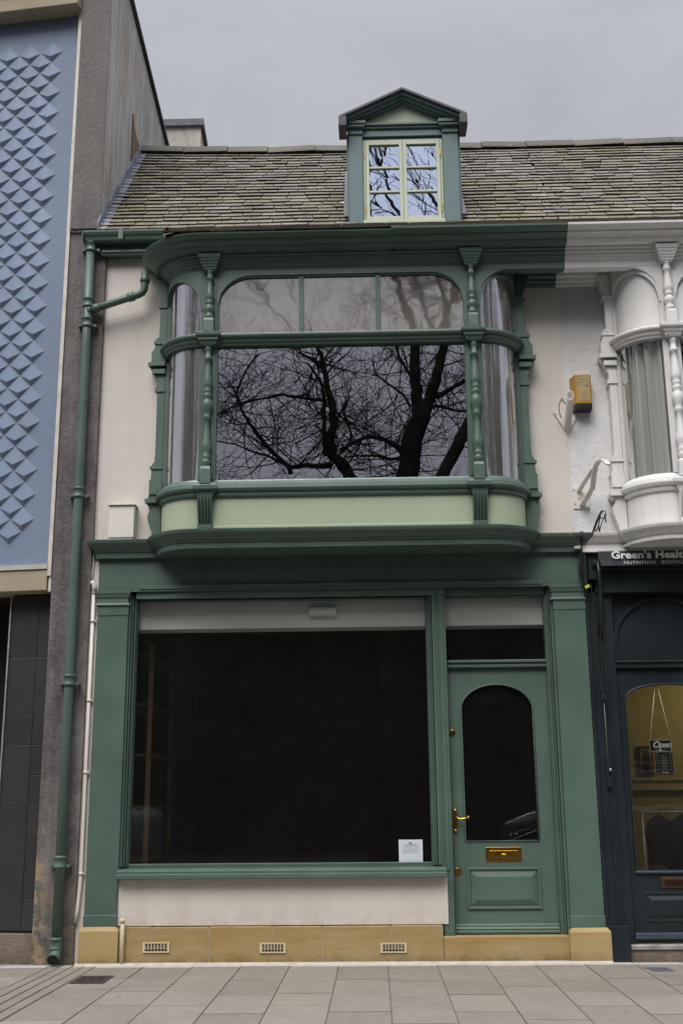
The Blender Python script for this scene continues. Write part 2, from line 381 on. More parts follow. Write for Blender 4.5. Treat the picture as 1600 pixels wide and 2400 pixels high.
fil = MB(); fil.sweep([(-.02,-.01),(.045,-.01),(.035,.002),(.012,.014),(-.02,.016)], [(-2.28,-.035),(1.74,-.035)]); struct('pavement_edge_mortar', fil, plain('pale_mortar', (.48,.45,.40), .9, 0, .15, 12))

dc = thing('drain_cover', 'ornate rusty iron drain grating set in the paving before the left pedestal', 'drain cover', (-1.96,-.77,0))
m = MB(); m.box(-2.085,-1.855,-.94,-.60,-.02,.001); obj('frame', m, BLACK, dc)
m = MB()
for a,b_,c_,d_ in ((-2.085,-1.855,-.94,-.918),(-2.085,-1.855,-.622,-.60),(-2.085,-2.063,-.918,-.622),(-1.877,-1.855,-.918,-.622)): m.box(a,b_,c_,d_,0.001,.006)
for i in range(5):
    for j in range(5):
        cx = -2.045+i*.0375; cy = -.895+j*.0625; k = 1 if (i+j)%2 else -1
        m.tube([(cx-.017,cy-.02*k,.003),(cx,cy+.012*k,.003),(cx+.017,cy-.01*k,.003)], .0055, 5)
obj('grating', m, IRON, dc)
sp = MB(); sp.prism([(1.905,-.31),(2.06,-.30),(2.085,-.50),(1.93,-.515)], 'z', -.01, .0035); o = obj('cover_plate', sp, plain('slate_plate', (.09,.10,.12), .6)); tag(o, 'small dark blue grey access plate in the paving by the navy shop door', 'access plate')

# ------------------------------------------------------------------ left neighbour: blue tiled building
lb = thing('tiled_building', 'building at left faced in blue pyramid tiles above dark tiles, with grey side wall', 'building', (-2.63,0,0))
xe = -2.36
m = MB(); m.box(-2.63,-2.305,0.0,.5,-.02,6.12); obj('pier', m, PIER, lb, bevel=.012)
m = MB(); m.box(-2.632,xe+.002,-.036,-.021,6.122,9.2); obj('upper_pier', m, PIER, lb, bevel=.012)
m = MB(); m.prism([(-.02,6.1),(-.02,9.22),(.8,9.05),(2.8,8.73),(4.2,8.5),(4.2,5.0),(.45,5.0),(.45,6.1)], 'x', -2.64, xe)
gw = obj('side_wall', m, GABLE, lb, bevel=.01)
m = MB()
for y0,z0,y1,z1 in ((-.06,9.235,.8,9.06),(.8,9.06,2.8,8.74),(2.8,8.74,4.24,8.51)):
    m.prism([(y0,z0),(y0,z0+.03),(y1,z1+.03),(y1,z1)], 'x', -2.7, xe+.035)
obj('coping', m, DARKLEAD, lb)
m = MB(); m.prism([(1.0,7.3),(1.02,7.98),(1.10,7.86),(1.42,7.78),(1.62,7.70),(1.6,7.2)], 'x', xe-.01, xe+.012); obj('brick_patch', m, BRICKP, lb)
# street face, falling back a little to the left
ang = math.radians(7.5); ca, sa = math.cos(ang), math.sin(ang)
def LF(u, d, z): return (-2.632 - u*ca - d*sa, .05 + u*sa - d*ca, z)   # u to the left, d outwards
def lbox(mb, u0,u1,d0,d1,z0,z1,col=None):
    t = MB(); t.box(u0,u1,d0,d1,z0,z1,col); b = len(mb.v)
    for p in t.v: mb.v.append(LF(p[0],p[1],p[2]))
    for f in t.f: mb.face([i+b for i in f], col)
BC = (.215,.270,.370)
m = MB(); lbox(m, 0,3.0,-.25,0,3.06,8.5,BC)
d = .2155; u0, zt = .300, 8.03
def P3(u,z,h): return LF(u,h,z)
ap = .029
for col in range(0, 26):
    uc = u0 + col*d/2; n = 22 if col%2==0 else 21
    for r in range(22):
        zc = zt - (col%2)*d/2 - r*d; h = d/2 - .0035
        Tt,L_,R_,B_ = (uc,zc+h),(uc+h,zc),(uc-h,zc),(uc,zc-h); A = (uc,zc-.060)
        b = len(m.v)
        for (q, hh) in ((Tt,.003),(L_,.003),(R_,.003),(B_,.003),(A,ap)): m.v.append(P3(q[0],q[1],hh))
        c1 = jit(BC,.05)
        m.face((b,b+1,b+4),c1); m.face((b,b+4,b+2),c1); m.face((b+1,b+3,b+4),scl(c1,.93)); m.face((b+2,b+4,b+3),scl(c1,.93))  # lower facets tinted darker, underside shade put into the tile colour
obj('tile_panel', m, BLUE, lb)
m = MB()
def clipline(s, c):  # z = s*u + c within the panel
    pts = []
    for u in (0.006, 2.9):
        z = s*u + c
        pts.append((u,z))
    (ua,za),(ub,zb) = pts; lo, hi = 3.10, 8.38
    def cl(u,z): 
        if z < lo: return ((lo-c)/s, lo)
        if z > hi: return ((hi-c)/s, hi)
        return (u,z)
    a = cl(ua,za); b = cl(ub,zb)
    if a[0] < 0 or b[0] < 0 or a[0] > 2.95 or b[0] > 2.95 or abs(a[0]-b[0]) < .02: return
    w = .0022; m.poly([P3(a[0],a[1]-w,.0012),P3(b[0],b[1]-w,.0012),P3(b[0],b[1]+w,.0012),P3(a[0],a[1]+w,.0012)])
for k in range(-40, 60):
    clipline(1, zt + d/2 - u0 + k*d); clipline(-1, zt + d/2 + u0 + k*d)
obj('tile_joints', m, plain('tile_grout', (.33,.36,.38), .8), lb, recalc=False)
m = MB(); lbox(m, -.002,.03,-.02,.055,3.0,8.395); lbox(m,-.002,.02,-.06,.04,2.87,3.0); obj('edge_trim', m, plain('pale_trim', (.60,.56,.50), .5), lb)
m = MB(); lbox(m, -.0,3.0,-.2,.17,8.40,8.575); obj('coping_beam', m, LINTEL, lb, bevel=.008)
m = MB(); lbox(m, -.0,3.0,-.3,.20,8.577,8.605); obj('roof_edge', m, DARKLEAD, lb)
m = MB(); lbox(m, .032,3.0,-.2,.05,2.88,3.055); obj('lintel', m, LINTEL, lb, bevel=.006)
m = MB(); lbox(m, .032,3.0,-.2,.062,3.058,3.098); obj('drip_edge', m, plain('pale_cement', (.46,.44,.38), .8), lb)
m = MB(); ts = .236; z = 2.86
us = [.0,.152,.388]
zz = .228
rows = []
while zz < 2.86: rows.append((zz, min(2.868, zz+ts))); zz += ts
for (a,b_) in rows:
    for ua,ub in ((-.02,.150),(.150,.386)):
        lbox(m, ua+.0018, ub-.0018, -.2, -.10+rnd.uniform(-.0015,.0015), a+.0018, b_-.0018, jit((.045,.045,.047),.12))
obj('dark_tiles', m, DTILE, lb, bevel=.002)
m = MB(); lbox(m, -.02,.386,-.3,-.106,.2,2.87); obj('tile_bed', m, BLACK, lb)
m = MB(); lbox(m, .388,.40,-.2,-.085,.2,2.86); obj('metal_trim', m, STEEL, lb)
m = MB(); lbox(m, .402,3.0,-.6,-.45,.0,2.86); obj('dark_doorway', m, BLACK, lb)
m = MB(); lbox(m, -.01,3.0,-.3,-.06,-.02,.212); obj('base_course', m, BASEST, lb, bevel=.006)
m = MB(); m.box(-5.6,xe,4.2,10,4.0,8.4); obj('rear_wall', m, GABLE, lb)
m = MB(); lbox(m, .02,3.0,-6,-.7,0,8.5); obj('body', m, GABLE, lb)
rb = thing('rooftop_stack', 'low grey rendered rooftop block rising behind the slate ridge beside the grey side wall', 'roof block', (-2.57,5.0,8.4))
m = MB(); m.prism([(5.0,8.4),(5.0,10.42),(6.0,10.15),(6.0,8.4)], 'x', -2.95, -2.31); obj('wall', m, GABLE, rb)
m = MB(); m.prism([(4.95,10.43),(4.95,10.53),(6.05,10.235),(6.05,10.135)], 'x', -3.0, -2.27); obj('coping', m, DARKLEAD, rb)
m = MB(); m.box(-2.93,-2.34,4.985,5.0,8.6,9.93); obj('brick_patch', m, BRICKP, rb)

# ------------------------------------------------------------------ the green shop
gs = thing('green_shop', 'narrow dark green shopfront house with bowed upper bay window and slate roof with dormer', 'shop building', (-.27,0,0))
LX, PX = -2.305, 1.655
# walls
m = MB()
m.box(LX,-1.70,.05,.30,3.12,5.97); m.box(1.23,PX,.05,.30,3.12,5.7); m.box(-1.70,1.23,.05,.30,5.60,5.97); m.box(-1.70,1.23,.05,.30,3.02,3.14)
m.box(LX,-2.243,.03,.30,0,3.12)
obj('upper_wall', m, CREAM, gs)
m = MB(); m.box(-1.985,.535,.02,.25,.275,.625); obj('stall_riser', m, CREAM, gs)
# plinth stones
m = MB()
xs = [-1.965,-1.712,-1.277,-.80,-.42,.10,.49]
for i in range(len(xs)-1): m.box(xs[i]+.0035, xs[i+1]-.0035, -.012, .25, -.02, .268+rnd.uniform(-.002,.002))
obj('plinth', m, SAND, gs, bevel=.006)
m = MB(); m.box(-1.965,.49,-.0095,.2,-.02,.262); obj('plinth_mortar', m, plain('pale_mortar_joint', (.36,.29,.19), .9, 0, .2, 14), gs)
m = MB(); m.box(.492,1.44,-.005,.6,-.02,.190); obj('doorstep', m, SAND, gs, bevel=.008)
for x0,x1,zt2 in ((-2.262,-1.962,.272),(1.434,1.742,.246)):
    m = MB(); c = .022; z1 = zt2-.03
    b = len(m.v)
    for x,y,z in ((x0,-.035,-.02),(x1,-.035,-.02),(x1,.2,-.02),(x0,.2,-.02),(x0,-.035,z1),(x1,-.035,z1),(x1,.2,z1),(x0,.2,z1),(x0+c,-.035+c,zt2),(x1-c,-.035+c,zt2),(x1-c,.2,zt2),(x0+c,.2,zt2)): m.v.append((x,y,z))
    for q in ((0,1,5,4),(1,2,6,5),(2,3,7,6),(3,0,4,7),(4,5,9,8),(5,6,10,9),(6,7,11,10),(7,4,8,11),(8,9,10,11)): m.face([b+i for i in q])
    obj('pedestal', m, SANDP, gs, bevel=.003)
# air vents
def vent_mesh(x0, x1, z0, z1):
    f = MB(); y0, y1 = -.0125, -.021; t = .010
    f.box(x0,x1,y1,y0,z0,z0+t); f.box(x0,x1,y1,y0,z1-t,z1); f.box(x0,x0+t+.006,y1,y0,z0+t,z1-t); f.box(x1-t-.006,x1,y1,y0,z0+t,z1-t)
    n = 7; w = (x1-x0-2*t-.012)/n; zc = (z0+z1)/2; h = (z1-z0)/2-t
    for i in range(n):
        cx = x0+t+.006+w*(i+.5); yv = (y0+y1)/2
        for sgn in (-1,1):
            f.tube([(cx-w*.5,yv,zc+sgn*h),(cx-w*.26,yv,zc+sgn*h*.35),(cx-w*.26,yv,zc)], .0027, 5)
            f.tube([(cx+w*.5,yv,zc+sgn*h),(cx+w*.26,yv,zc+sgn*h*.35),(cx+w*.26,yv,zc)], .0027, 5)
        f.box(cx-w*.5-.0018,cx-w*.5+.0018,y1+.001,y0,zc-h*.4,zc+h*.4)
    return f
for a,b_,c_,d_ in ((-1.776,-1.573,.087,.162),(-.891,-.694,.080,.152),(.017,.214,.077,.147)):
    v = obj('air_vent', vent_mesh(a,b_,c_,d_), CREAMP, gs)
    q = MB(); q.box(a+.004,b_-.004,-.0135,-.0122,c_+.004,d_-.004); obj('vent_recess', q, BLACK, v)
# pilasters
def pilaster(x0, x1, zb, cap0, cap1):
    m = MB(); m.box(x0,x1,.0,.2,zb,2.76)
    m.box(x0-.004,x1+.004,-.006,.19,zb,zb+.085)
    m.box(x0-.003,x1+.003,-.005,.19,2.66,2.76)
    p = obj('pilaster', m, GREEN, gs, bevel=.005)
    m = MB(); xm0, xm1 = cap0, cap1
    m.sweep([(-.1,2.735),(.006,2.735),(.016,2.742),(.018,2.750),(.014,2.758),(.004,2.764),(.002,2.80),(.012,2.812),(.014,2.826),(.016,2.83),(.022,2.845),(.022,2.872),(-.1,2.872)], [(xm0,.15),(xm0,0),(xm1,0),(xm1,.15)]); obj('capital', m, GREEN, p)
    return p
pl_ = pilaster(-2.238,-1.986,.272,-2.236,-1.992)
m = MB(); m.box(-1.996,-1.9935,-.003,0.002,.39,.53); obj('stop_chamfer', m, GREEN, pl_)
pilaster(1.452,1.706,.246,1.445,1.698)
# fascia and shop cornice
m = MB(); m.box(-2.243,1.70,.012,.15,2.872,3.16); obj('fascia', m, GREEN, gs)
def arc(cx, a0, a1, R=.33, n=12): return [(cx+R*math.cos(math.radians(a0+(a1-a0)*i/n)), R*math.sin(math.radians(a0+(a1-a0)*i/n))) for i in range(n+1)]
BL, BR = -1.405, .935
bay_arc_l = arc(BL,180,270); bay_arc_r = arc(BR,270,360)
bay_path = bay_arc_l + bay_arc_r
cornp = [(-.06,3.132),(.028,3.132),(.030,3.178),(.040,3.180),(.044,3.196),(.052,3.198),(.062,3.212),(.080,3.228),(.098,3.246),(.104,3.262),(.106,3.272),(.096,3.276),(-.06,3.292)]
m = MB(); m.sweep(cornp, [(-2.236,.10),(-2.236,0.0),(-1.735,0.0)]+bay_path[1:-1]+[(1.265,0.0),(1.69,0.0),(1.69,.02)]); obj('shop_cornice', m, GREEN, gs)
m = MB(); m.prism([(p[0],p[1]) for p in bay_path]+[(1.26,.05),(-1.73,.05)], 'z', 3.140, 3.16); obj('bay_soffit', m, GREEN, gs)
# shop window
sw = obj('shop_window', (lambda m: (
    m.sweep([(.03,2.80),(.03,2.86),(.035,2.888),(.0,2.888),(-.10,2.888),(-.10,2.80)], [(-1.93,.05),(.585,.05)]), m)[1])(MB()), GREEN, gs)
fr = MB()
def jamb(mb, x0, x1, z0, z1, flip):   # stepped moulding from the outer edge to the glass
    st = [(0,.045,.02),(.045,.058,.045),(.058,.075,.03),(.075,.115,.065),(.115,.13,.09)]
    w = x1-x0
    for a,b_,y in st:
        k = w/.13; xa, xb = (x0+a*k, x0+b_*k) if not flip else (x1-b_*k, x1-a*k)
        mb.box(xa, xb, y+.005, .16, z0, z1)
jamb(fr, -1.99, -1.925, .70, 2.84, False)
jamb(fr, .425, .500, .70, 2.84, True)
fr.box(-1.93,.435,.085,.16,.690,.722); fr.box(-1.93,.435,.075,.16,.67,.69)
fr.box(-1.93,.435,.055,.16,2.80,2.80+.085); fr.box(-1.925,.435,.09,.16,2.786,2.80)
obj('frame', fr, GREEN, sw, bevel=.004)
m = MB(); m.sweep([(-.14,.616),(.05,.616),(.055,.622),(.055,.648),(.045,.654),(.036,.656),(.036,.672),(.022,.680),(-.02,.690),(-.14,.694)], [(-1.99,-.005),(.530,-.005)]); obj('sill', m, GREEN, sw)
m = MB(); m.poly([(-1.928,.128,.715),(.432,.128,.715),(.432,.128,2.796),(-1.928,.128,2.796)]); obj('pane', m, G_SHOP, sw, recalc=False)
m = MB(); m.sweep([(0,2.872),(.022,2.874),(.022,2.905),(.012,2.91),(0,2.91)], [(-1.90,.012),(1.372,.012)]); m.sweep([(0,2.855),(.014,2.856),(.014,2.8735),(0,2.8735)], [(-1.985,.012),(1.43,.012)]); obj('head_moulding', m, GREEN, gs)
m = MB(); m.box(.502,.583,.03,.20,.190,2.86); m.box(.500,.515,.02,.19,.66,2.855); m.box(.535,.56,.022,.19,.66,2.855); obj('mullion_post', m, GREEN, gs, bevel=.004)
# door frame right side
m = MB(); jamb(m, 1.385, 1.452, .190, 2.86, True); m.box(1.384,1.40,.085,.18,.190,2.80); m.box(.583,1.39,.06,.18,2.80,2.862); m.box(.583,1.39,.09,.18,2.787,2.80); obj('door_frame', m, GREEN, gs, bevel=.004)
fl = obj('fanlight', (lambda m: (m.sweep([(-.08,2.212),(.012,2.212),(.020,2.222),(.020,2.236),(.008,2.240),(.008,2.250),(.024,2.256),(.024,2.268),(.004,2.278),(-.08,2.280)], [(.583,.10),(1.384,.10)]), m)[1])(MB()), GREEN, gs)
m = MB(); m.poly([(.583,.132,2.27),(1.385,.132,2.27),(1.385,.132,2.79),(.583,.132,2.79)]); obj('pane', m, G_SHOP, fl, recalc=False)
# door
DX0, DX1, GX0, GX1 = .586, 1.383, .690, 1.260
gc, gw_, zs, ztp = (GX0+GX1)/2, (GX1-GX0)/2, 1.885, 2.082
def arch_pts(cx, hw, zs_, zt_, n=20, k=1.0): return [(cx+hw*math.cos(PI*i/n), zs_+(zt_-zs_)*(math.sin(PI*i/n)**k)) for i in range(n+1)]
m = MB(); yf, yb = .118, .17
ap_ = arch_pts(gc, gw_, zs, ztp)
m.box(DX0,GX0,yf,yb,.205,2.208); m.box(GX1,DX1,yf,yb,.205,2.208); m.box(GX0,GX1,yf,yb,.205,.872)
for i in range(len(ap_)-1):
    (xa,za),(xb,zb) = ap_[i], ap_[i+1]
    b = len(m.v)
    for x,z in ((xa,za),(xb,zb),(xb,2.208),(xa,2.208)): m.v.append((x,yf,z))
    for x,z in ((xa,za),(xb,zb),(xb,2.208),(xa,2.208)): m.v.append((x,yb,z))
    m.face((b,b+1,b+2,b+3)); m.face((b,b+4,b+5,b+1)); m.face((b+4,b+7,b+6,b+5))
door = obj('door', m, GREEN, gs)
m = MB()
ring = [(GX0,.872)]+[(GX1,.872)]+ap_
ring = [(GX1,.872)]+ap_+[(GX0,.872)]
m.tube([(x,yf-.001,z) for x,z in ring]+[(GX1,yf-.001,.872)], .008, 6); obj('glazing_bead', m, GREEN, door)
m = MB(); m.poly([(x,.14,z) for x,z in [(GX0,.872),(GX1,.872)]+ap_]); obj('pane', m, G_SHOP, door, recalc=False)
m = MB()
x0,x1,z0,z1 = .692,1.258,.37,.68
m.box(x0,x1,yf-.012,yf+.01,z1-.022,z1); m.box(x0,x1,yf-.012,yf+.01,z0,z0+.022); m.box(x0,x0+.022,yf-.012,yf+.01,z0+.022,z1-.022); m.box(x1-.022,x1,yf-.012,yf+.01,z0+.022,z1-.022)
xa,xb,za,zb = x0+.030,x1-.030,z0+.030,z1-.030; e = .042
b = len(m.v)
for x,y,z in ((xa,yf-.002,za),(xb,yf-.002,za),(xb,yf-.002,zb),(xa,yf-.002,zb),(xa+e,yf-.016,za+e),(xb-e,yf-.016,za+e),(xb-e,yf-.016,zb-e),(xa+e,yf-.016,zb-e)): m.v.append((x,y,z))
for q in ((4,5,6,7),(0,1,5,4),(1,2,6,5),(2,3,7,6),(3,0,4,7)): m.face([b+i for i in q])
obj('panel', m, GREEN, door, bevel=.004)
m = MB(); m.sweep([(-.02,.198),(.040,.198),(.042,.212),(.028,.222),(.032,.232),(.020,.245),(.022,.254),(.004,.268),(-.02,.270)], [(DX0+.004,yf),(DX1-.004,yf)]); obj('weatherboard', m, GREEN, door)
m = MB(); x0,x1,z0,z1 = .842,1.118,.720,.828
m.box(x0,x1,yf-.006,yf+.002,z0,z1); lp = obj('letter_plate', m, BRASS, door, bevel=.003)
m = MB(); m.box(x0+.03,x1-.03,yf-.013,yf-.0055,z0+.026,z1-.026); m.tube([(.96,yf-.016,.775),(1.0,yf-.02,.772)], .007, 8); obj('flap', m, BRASS, lp, bevel=.003)
m = MB()
for z_ in (.95,1.105): m.lathe([(.001,z_-.012),(.014,z_-.008),(.016,z_),(.012,z_+.010),(.001,z_+.013)], .617, yf-.002, 10)
m.box(.603,.631,yf-.006,yf+.002,.955,1.10); hd = obj('handle', m, BRASS, door, bevel=.002)
m = MB(); m.tube([(.617,yf-.004,1.052),(.617,yf-.028,1.052)], .016, 12); m.tube([(.617,yf-.034,1.052),(.617,yf-.045,1.052)], .020, 12); m.tube([(.617,yf-.045,1.050),(.65,yf-.05,1.040),(.68,yf-.052,1.043),(.715,yf-.05,1.052)], [.010,.0075,.008,.011], 10); m.tube([(.708,yf-.05,1.050),(.722,yf-.05,1.054)], .014, 10); obj('lever', m, BRASS, hd)
for x,z in ((.614,1.700),(.625,.650)):
    m = MB(); m.tube([(x,yf+.002,z),(x,yf-.008,z)], .026, 20); lk = obj('lock', m, BRASS, door, bevel=.002)
    m = MB(); m.box(x-.004,x+.004,yf-.0095,yf-.006,z-.013,z+.010); m.tube([(x,yf-.006,z+.010),(x,yf-.0095,z+.010)], .008, 10); obj('keyhole', m, BRONZE, lk)
# interior
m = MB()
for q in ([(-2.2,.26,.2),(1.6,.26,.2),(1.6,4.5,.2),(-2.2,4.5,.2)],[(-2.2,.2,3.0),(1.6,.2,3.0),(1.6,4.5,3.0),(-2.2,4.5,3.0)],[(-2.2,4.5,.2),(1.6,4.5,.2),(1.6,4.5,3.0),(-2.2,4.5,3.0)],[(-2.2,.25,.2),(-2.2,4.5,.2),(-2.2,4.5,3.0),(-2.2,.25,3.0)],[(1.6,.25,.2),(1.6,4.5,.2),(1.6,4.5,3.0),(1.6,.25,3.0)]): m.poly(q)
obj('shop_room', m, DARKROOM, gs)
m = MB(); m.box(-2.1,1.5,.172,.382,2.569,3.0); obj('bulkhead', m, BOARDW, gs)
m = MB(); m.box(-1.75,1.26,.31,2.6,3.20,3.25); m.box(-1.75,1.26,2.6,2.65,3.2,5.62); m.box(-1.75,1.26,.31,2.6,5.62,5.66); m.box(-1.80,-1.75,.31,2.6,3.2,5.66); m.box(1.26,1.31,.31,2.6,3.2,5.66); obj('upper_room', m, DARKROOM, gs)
lt = thing('emergency_light', 'small white box light on the bulkhead behind the shop window', 'light fitting', (-.42,.225,2.70))
m = MB(); m.box(-.52,-.30,.134,.172,2.662,2.734); obj('case', m, BOARDW, lt, bevel=.01)
m = MB(); m.box(-.50,-.32,.138,.168,2.657,2.662); obj('diffuser', m, PAPER, lt)
bk = thing('bookcase', 'dim wooden bookcase standing against the left wall inside the shop window', 'bookcase', (-1.95,1.1,.2))
m = MB(); m.box(-1.90,-1.862,.50,.53,.2,2.5); m.box(-1.90,-1.862,1.50,1.54,.2,2.5); m.box(-2.185,-2.15,.50,.53,.2,2.5); m.box(-2.19,-2.185,.5,1.5,.2,2.5); obj('frame', m, WOOD, bk)
for i in range(6): m = MB(); m.box(-2.18,-1.862,.531,1.499,.30+i*.42,.325+i*.42); obj('shelf', m, WOOD, bk)
# notice
nt_ = thing('notice', 'printed white paper notice standing in the bottom right corner of the shop window', 'notice', (.265,.115,.70))
m = MB(); m.box(.172,.357,.1245,.1265,.722,.888); obj('sheet', m, PAPER, nt_)
m = MB()
def ln(x0,x1,z,h=.0022): m.box(x0,x1,.1238,.1246,z-h/2,z+h/2)
ln(.205,.335,.853,.002); ln(.225,.315,.849); ln(.203,.330,.842,.002)
zz = .833
for i in range(7): ln(.199,.336 if i%3 else .325,zz,.0017); zz -= .0075
ln(.199,.335,.733,.0015)
m.lathe([(.001,.866),(.010,.867),(.010,.8705),(.001,.8715)], .262, .1242, 10); ln(.243,.25,.868,.005)
obj('printed_lines', m, GREYINK, nt_)
# ------------------------------------------------------------------ the bow window (built once per house; xf mirrors it for the pair)
LOWP = [(.030,3.80),(.030,3.815),(.036,3.83),(.036,3.85),(.028,3.86),(.035,3.875),(.035,3.893),(.027,3.905),(.038,3.935),(.042,3.965),(.040,3.99),(.030,4.05),(.024,4.13),(.0225,4.19),(.032,4.205),(.035,4.222),(.028,4.238),(.030,4.255),(.040,4.285),(.046,4.32),(.041,4.355),(.027,4.38),(.036,4.395),(.036,4.415),(.027,4.428),(.035,4.442),(.035,4.455),(.027,4.465),(.037,4.485),(.040,4.515),(.033,4.57),(.025,4.65),(.0215,4.71),(.034,4.722),(.034,4.742),(.024,4.752),(.024,4.80),(.032,4.815),(.032,4.828),(.026,4.835),(.032,4.858)]
UPP = [(.034,5.08),(.037,5.10),(.037,5.122),(.027,5.132),(.040,5.15),(.044,5.178),(.036,5.203),(.025,5.213),(.035,5.222),(.035,5.238),(.027,5.247),(.037,5.265),(.040,5.287),(.031,5.335),(.024,5.40),(.022,5.435),(.033,5.446),(.033,5.462),(.025,5.472),(.025,5.502),(.036,5.515)]
CL, CR = -1.325, .862
def off_path(path, o):
    out = []; m = len(path)
    for i in range(m):
        a = Vector(path[max(i-1,0)]); b = Vector(path[min(i+1,m-1)]); t = (b-a).normalized()
        out.append((path[i][0]+t.y*o, path[i][1]-t.x*o))
    return out
def sheet(mb, path, z0f, z1f, o0, o1):
    """a curved board following the plan path, from z0f(s) to z1f(s); o0 outer, o1 inner face"""
    s = [0.0]
    for i in range(1,len(path)): s.append(s[-1]+math.dist(path[i],path[i-1]))
    P0, P1 = off_path(path,o0), off_path(path,o1); L = s[-1]; b = len(mb.v)
    for i in range(len(path)):
        za, zb = z0f(s[i]/L), z1f(s[i]/L)
        for p, z in ((P0[i],za),(P0[i],zb),(P1[i],zb),(P1[i],za)): mb.v.append((p[0],p[1],z))
    for i in range(len(path)-1):
        for j in range(4): j2=(j+1)%4; mb.face((b+i*4+j,b+(i+1)*4+j,b+(i+1)*4+j2,b+i*4+j2), None, False)
    mb.face((b,b+1,b+2,b+3)); e = b+(len(path)-1)*4; mb.face((e,e+3,e+2,e+1))
def dens(path, n):
    """resample a plan path evenly"""
    s=[0.0]
    for i in range(1,len(path)): s.append(s[-1]+math.dist(path[i],path[i-1]))
    out=[]; j=0
    for k in range(n+1):
        t=s[-1]*k/n
        while j<len(s)-2 and s[j+1]<t: j+=1
        u=(t-s[j])/max(1e-9,s[j+1]-s[j]); out.append((path[j][0]+(path[j+1][0]-path[j][0])*u, path[j][1]+(path[j+1][1]-path[j][1])*u))
    return out
def make_bay(house, xf, paint_, panel_m, pane_top, pane_low, pane_side, side_top_m, tag_l, ends=(1.655,1.650,1.625)):
    bay = bpy.data.objects.new('bay_window', None); C.objects.link(bay); bay.parent = house; bay.empty_display_size = .1
    off = house.location; bay.location = Vector((xf(-.235), -.3, 3.13)) - off
    bay['label'] = tag_l
    def O(n, m, mt, **k): return obj(n, m, mt, bay, xf=xf, **k)
    # apron panel with bead
    m = MB(); m.sweep([(-.05,3.28),(0,3.28),(0,3.585),(-.05,3.585)], bay_path); O('apron_panel', m, panel_m)
    m = MB(); m.sweep([(0.0,3.288),(.008,3.288),(.008,3.312),(0.0,3.318)], [(CL+.07,-.33),(CR-.07,-.33)]); O('panel_bead', m, panel_m)
    # sill rail and transom rail
    m = MB(); m.sweep([(-.06,3.548),(.004,3.548),(.020,3.556),(.026,3.572),(.022,3.586),(.030,3.592),(.046,3.600),(.054,3.616),(.052,3.632),(.036,3.640),(.034,3.654),(.012,3.682),(-.015,3.702),(-.06,3.702)], bay_path); O('sill_rail', m, paint_)
    m = MB(); m.sweep([(-.06,4.852),(.0,4.852),(.012,4.856),(.016,4.872),(.028,4.880),(.034,4.892),(.028,4.903),(.040,4.910),(.054,4.920),(.058,4.934),(.052,4.946),(.034,4.950),(.020,4.962),(-.06,4.966)], bay_path); O('transom_rail', m, paint_)
    # jamb strips behind the columns + end stiles
    for z0, z1 in ((3.70,4.853),(4.964,5.56)):
        for cx in (CL, CR):
            m = MB(); m.box(cx-.058, cx+.058, -.335, -.28, z0, z1); m.box(cx-.072, cx+.072, -.325, -.285, z0, z1)
            O('jamb', m, paint_, bevel=.003)
    for (x0,x1) in ((-1.742,-1.690),(1.220,1.272)):
        m = MB(); m.box(x0,x1,-.055,.05,3.56,5.58); O('end_stile', m, paint_, bevel=.004)
    # columns with their blocks
    for cx in (CL, CR):
        cy = -.362
        m = MB(); m.lathe(LOWP, cx, cy, 18); m.lathe(UPP, cx, cy, 18)
        col_ = O('column', m, paint_)
        m = MB()
        for x in (cx,):
            m.frustum(x, cy, 3.655,.044,3.775,.042,back=-.30); m.frustum(x, cy, 3.775,.042,3.800,.033,back=-.30); obj('block', m, paint_, col_, xf=xf)
            m = MB(); m.frustum(x, cy, 4.965,.042,5.065,.040,back=-.30); m.frustum(x, cy, 5.065,.040,5.085,.034,back=-.30); obj('block', m, paint_, col_, xf=xf)
            m = MB(); m.frustum(x, cy, 4.835,.036,4.856,.048,back=-.30); obj('collar', m, paint_, col_, xf=xf)
        m = MB()
        z = 5.508
        for h0,h1,dz in ((.038,.046,.014),(.050,.056,.022),(.060,.066,.022),(.070,.076,.024),(.080,.088,.026),(.092,.098,.03)):
            m.frustum(cx, cy+.012, z, h0, z+dz, h1, back=-.29); z += dz
        obj('capital', m, paint_, col_, xf=xf)
        m = MB()
        m.sweep([(-.05,4.846),(.0,4.846),(.010,4.852),(.014,4.872),(.024,4.884),(.030,4.892),(.028,4.906),(.040,4.914),(.050,4.924),(.052,4.946),(.044,4.954),(-.05,4.968)], [(cx-.052,-.30),(cx-.052,-.378),(cx+.052,-.378),(cx+.052,-.30)])
        obj('rail_block', m, paint_, col_, xf=xf); m = MB()
        m.sweep([(-.05,3.552),(.0,3.552),(.012,3.560),(.014,3.586),(.026,3.596),(.040,3.606),(.042,3.634),(.030,3.642),(.026,3.656),(-.05,3.66)], [(cx-.055,-.30),(cx-.055,-.372),(cx+.055,-.372),(cx+.055,-.30)])
        obj('rail_block', m, paint_, col_, xf=xf)
        # fluted console below
        m = MB(); pr = []
        for i in range(13):
            t = i/12; z = 3.552 - .235*t
            y = -.378 - .030*math.cos(t*2.4) + .022*t
            pr.append((y, z))
        pr = [(-.32,3.552)] + pr + [(-.34,3.316),(-.32,3.316)]
        w = .112/9
        for k in range(9):
            xa = cx-.056+k*w; dd = .011 if k%2==0 else 0
            m.prism([(y-dd if -.45<y<-.325 else y, z) for y,z in pr], 'x', xa, xa+w)
        m.box(cx-.056,cx+.056,-.385,-.32,3.288,3.318); m.box(cx-.062,cx+.062,-.395,-.32,3.535,3.552)
        O('bracket', m, paint_)
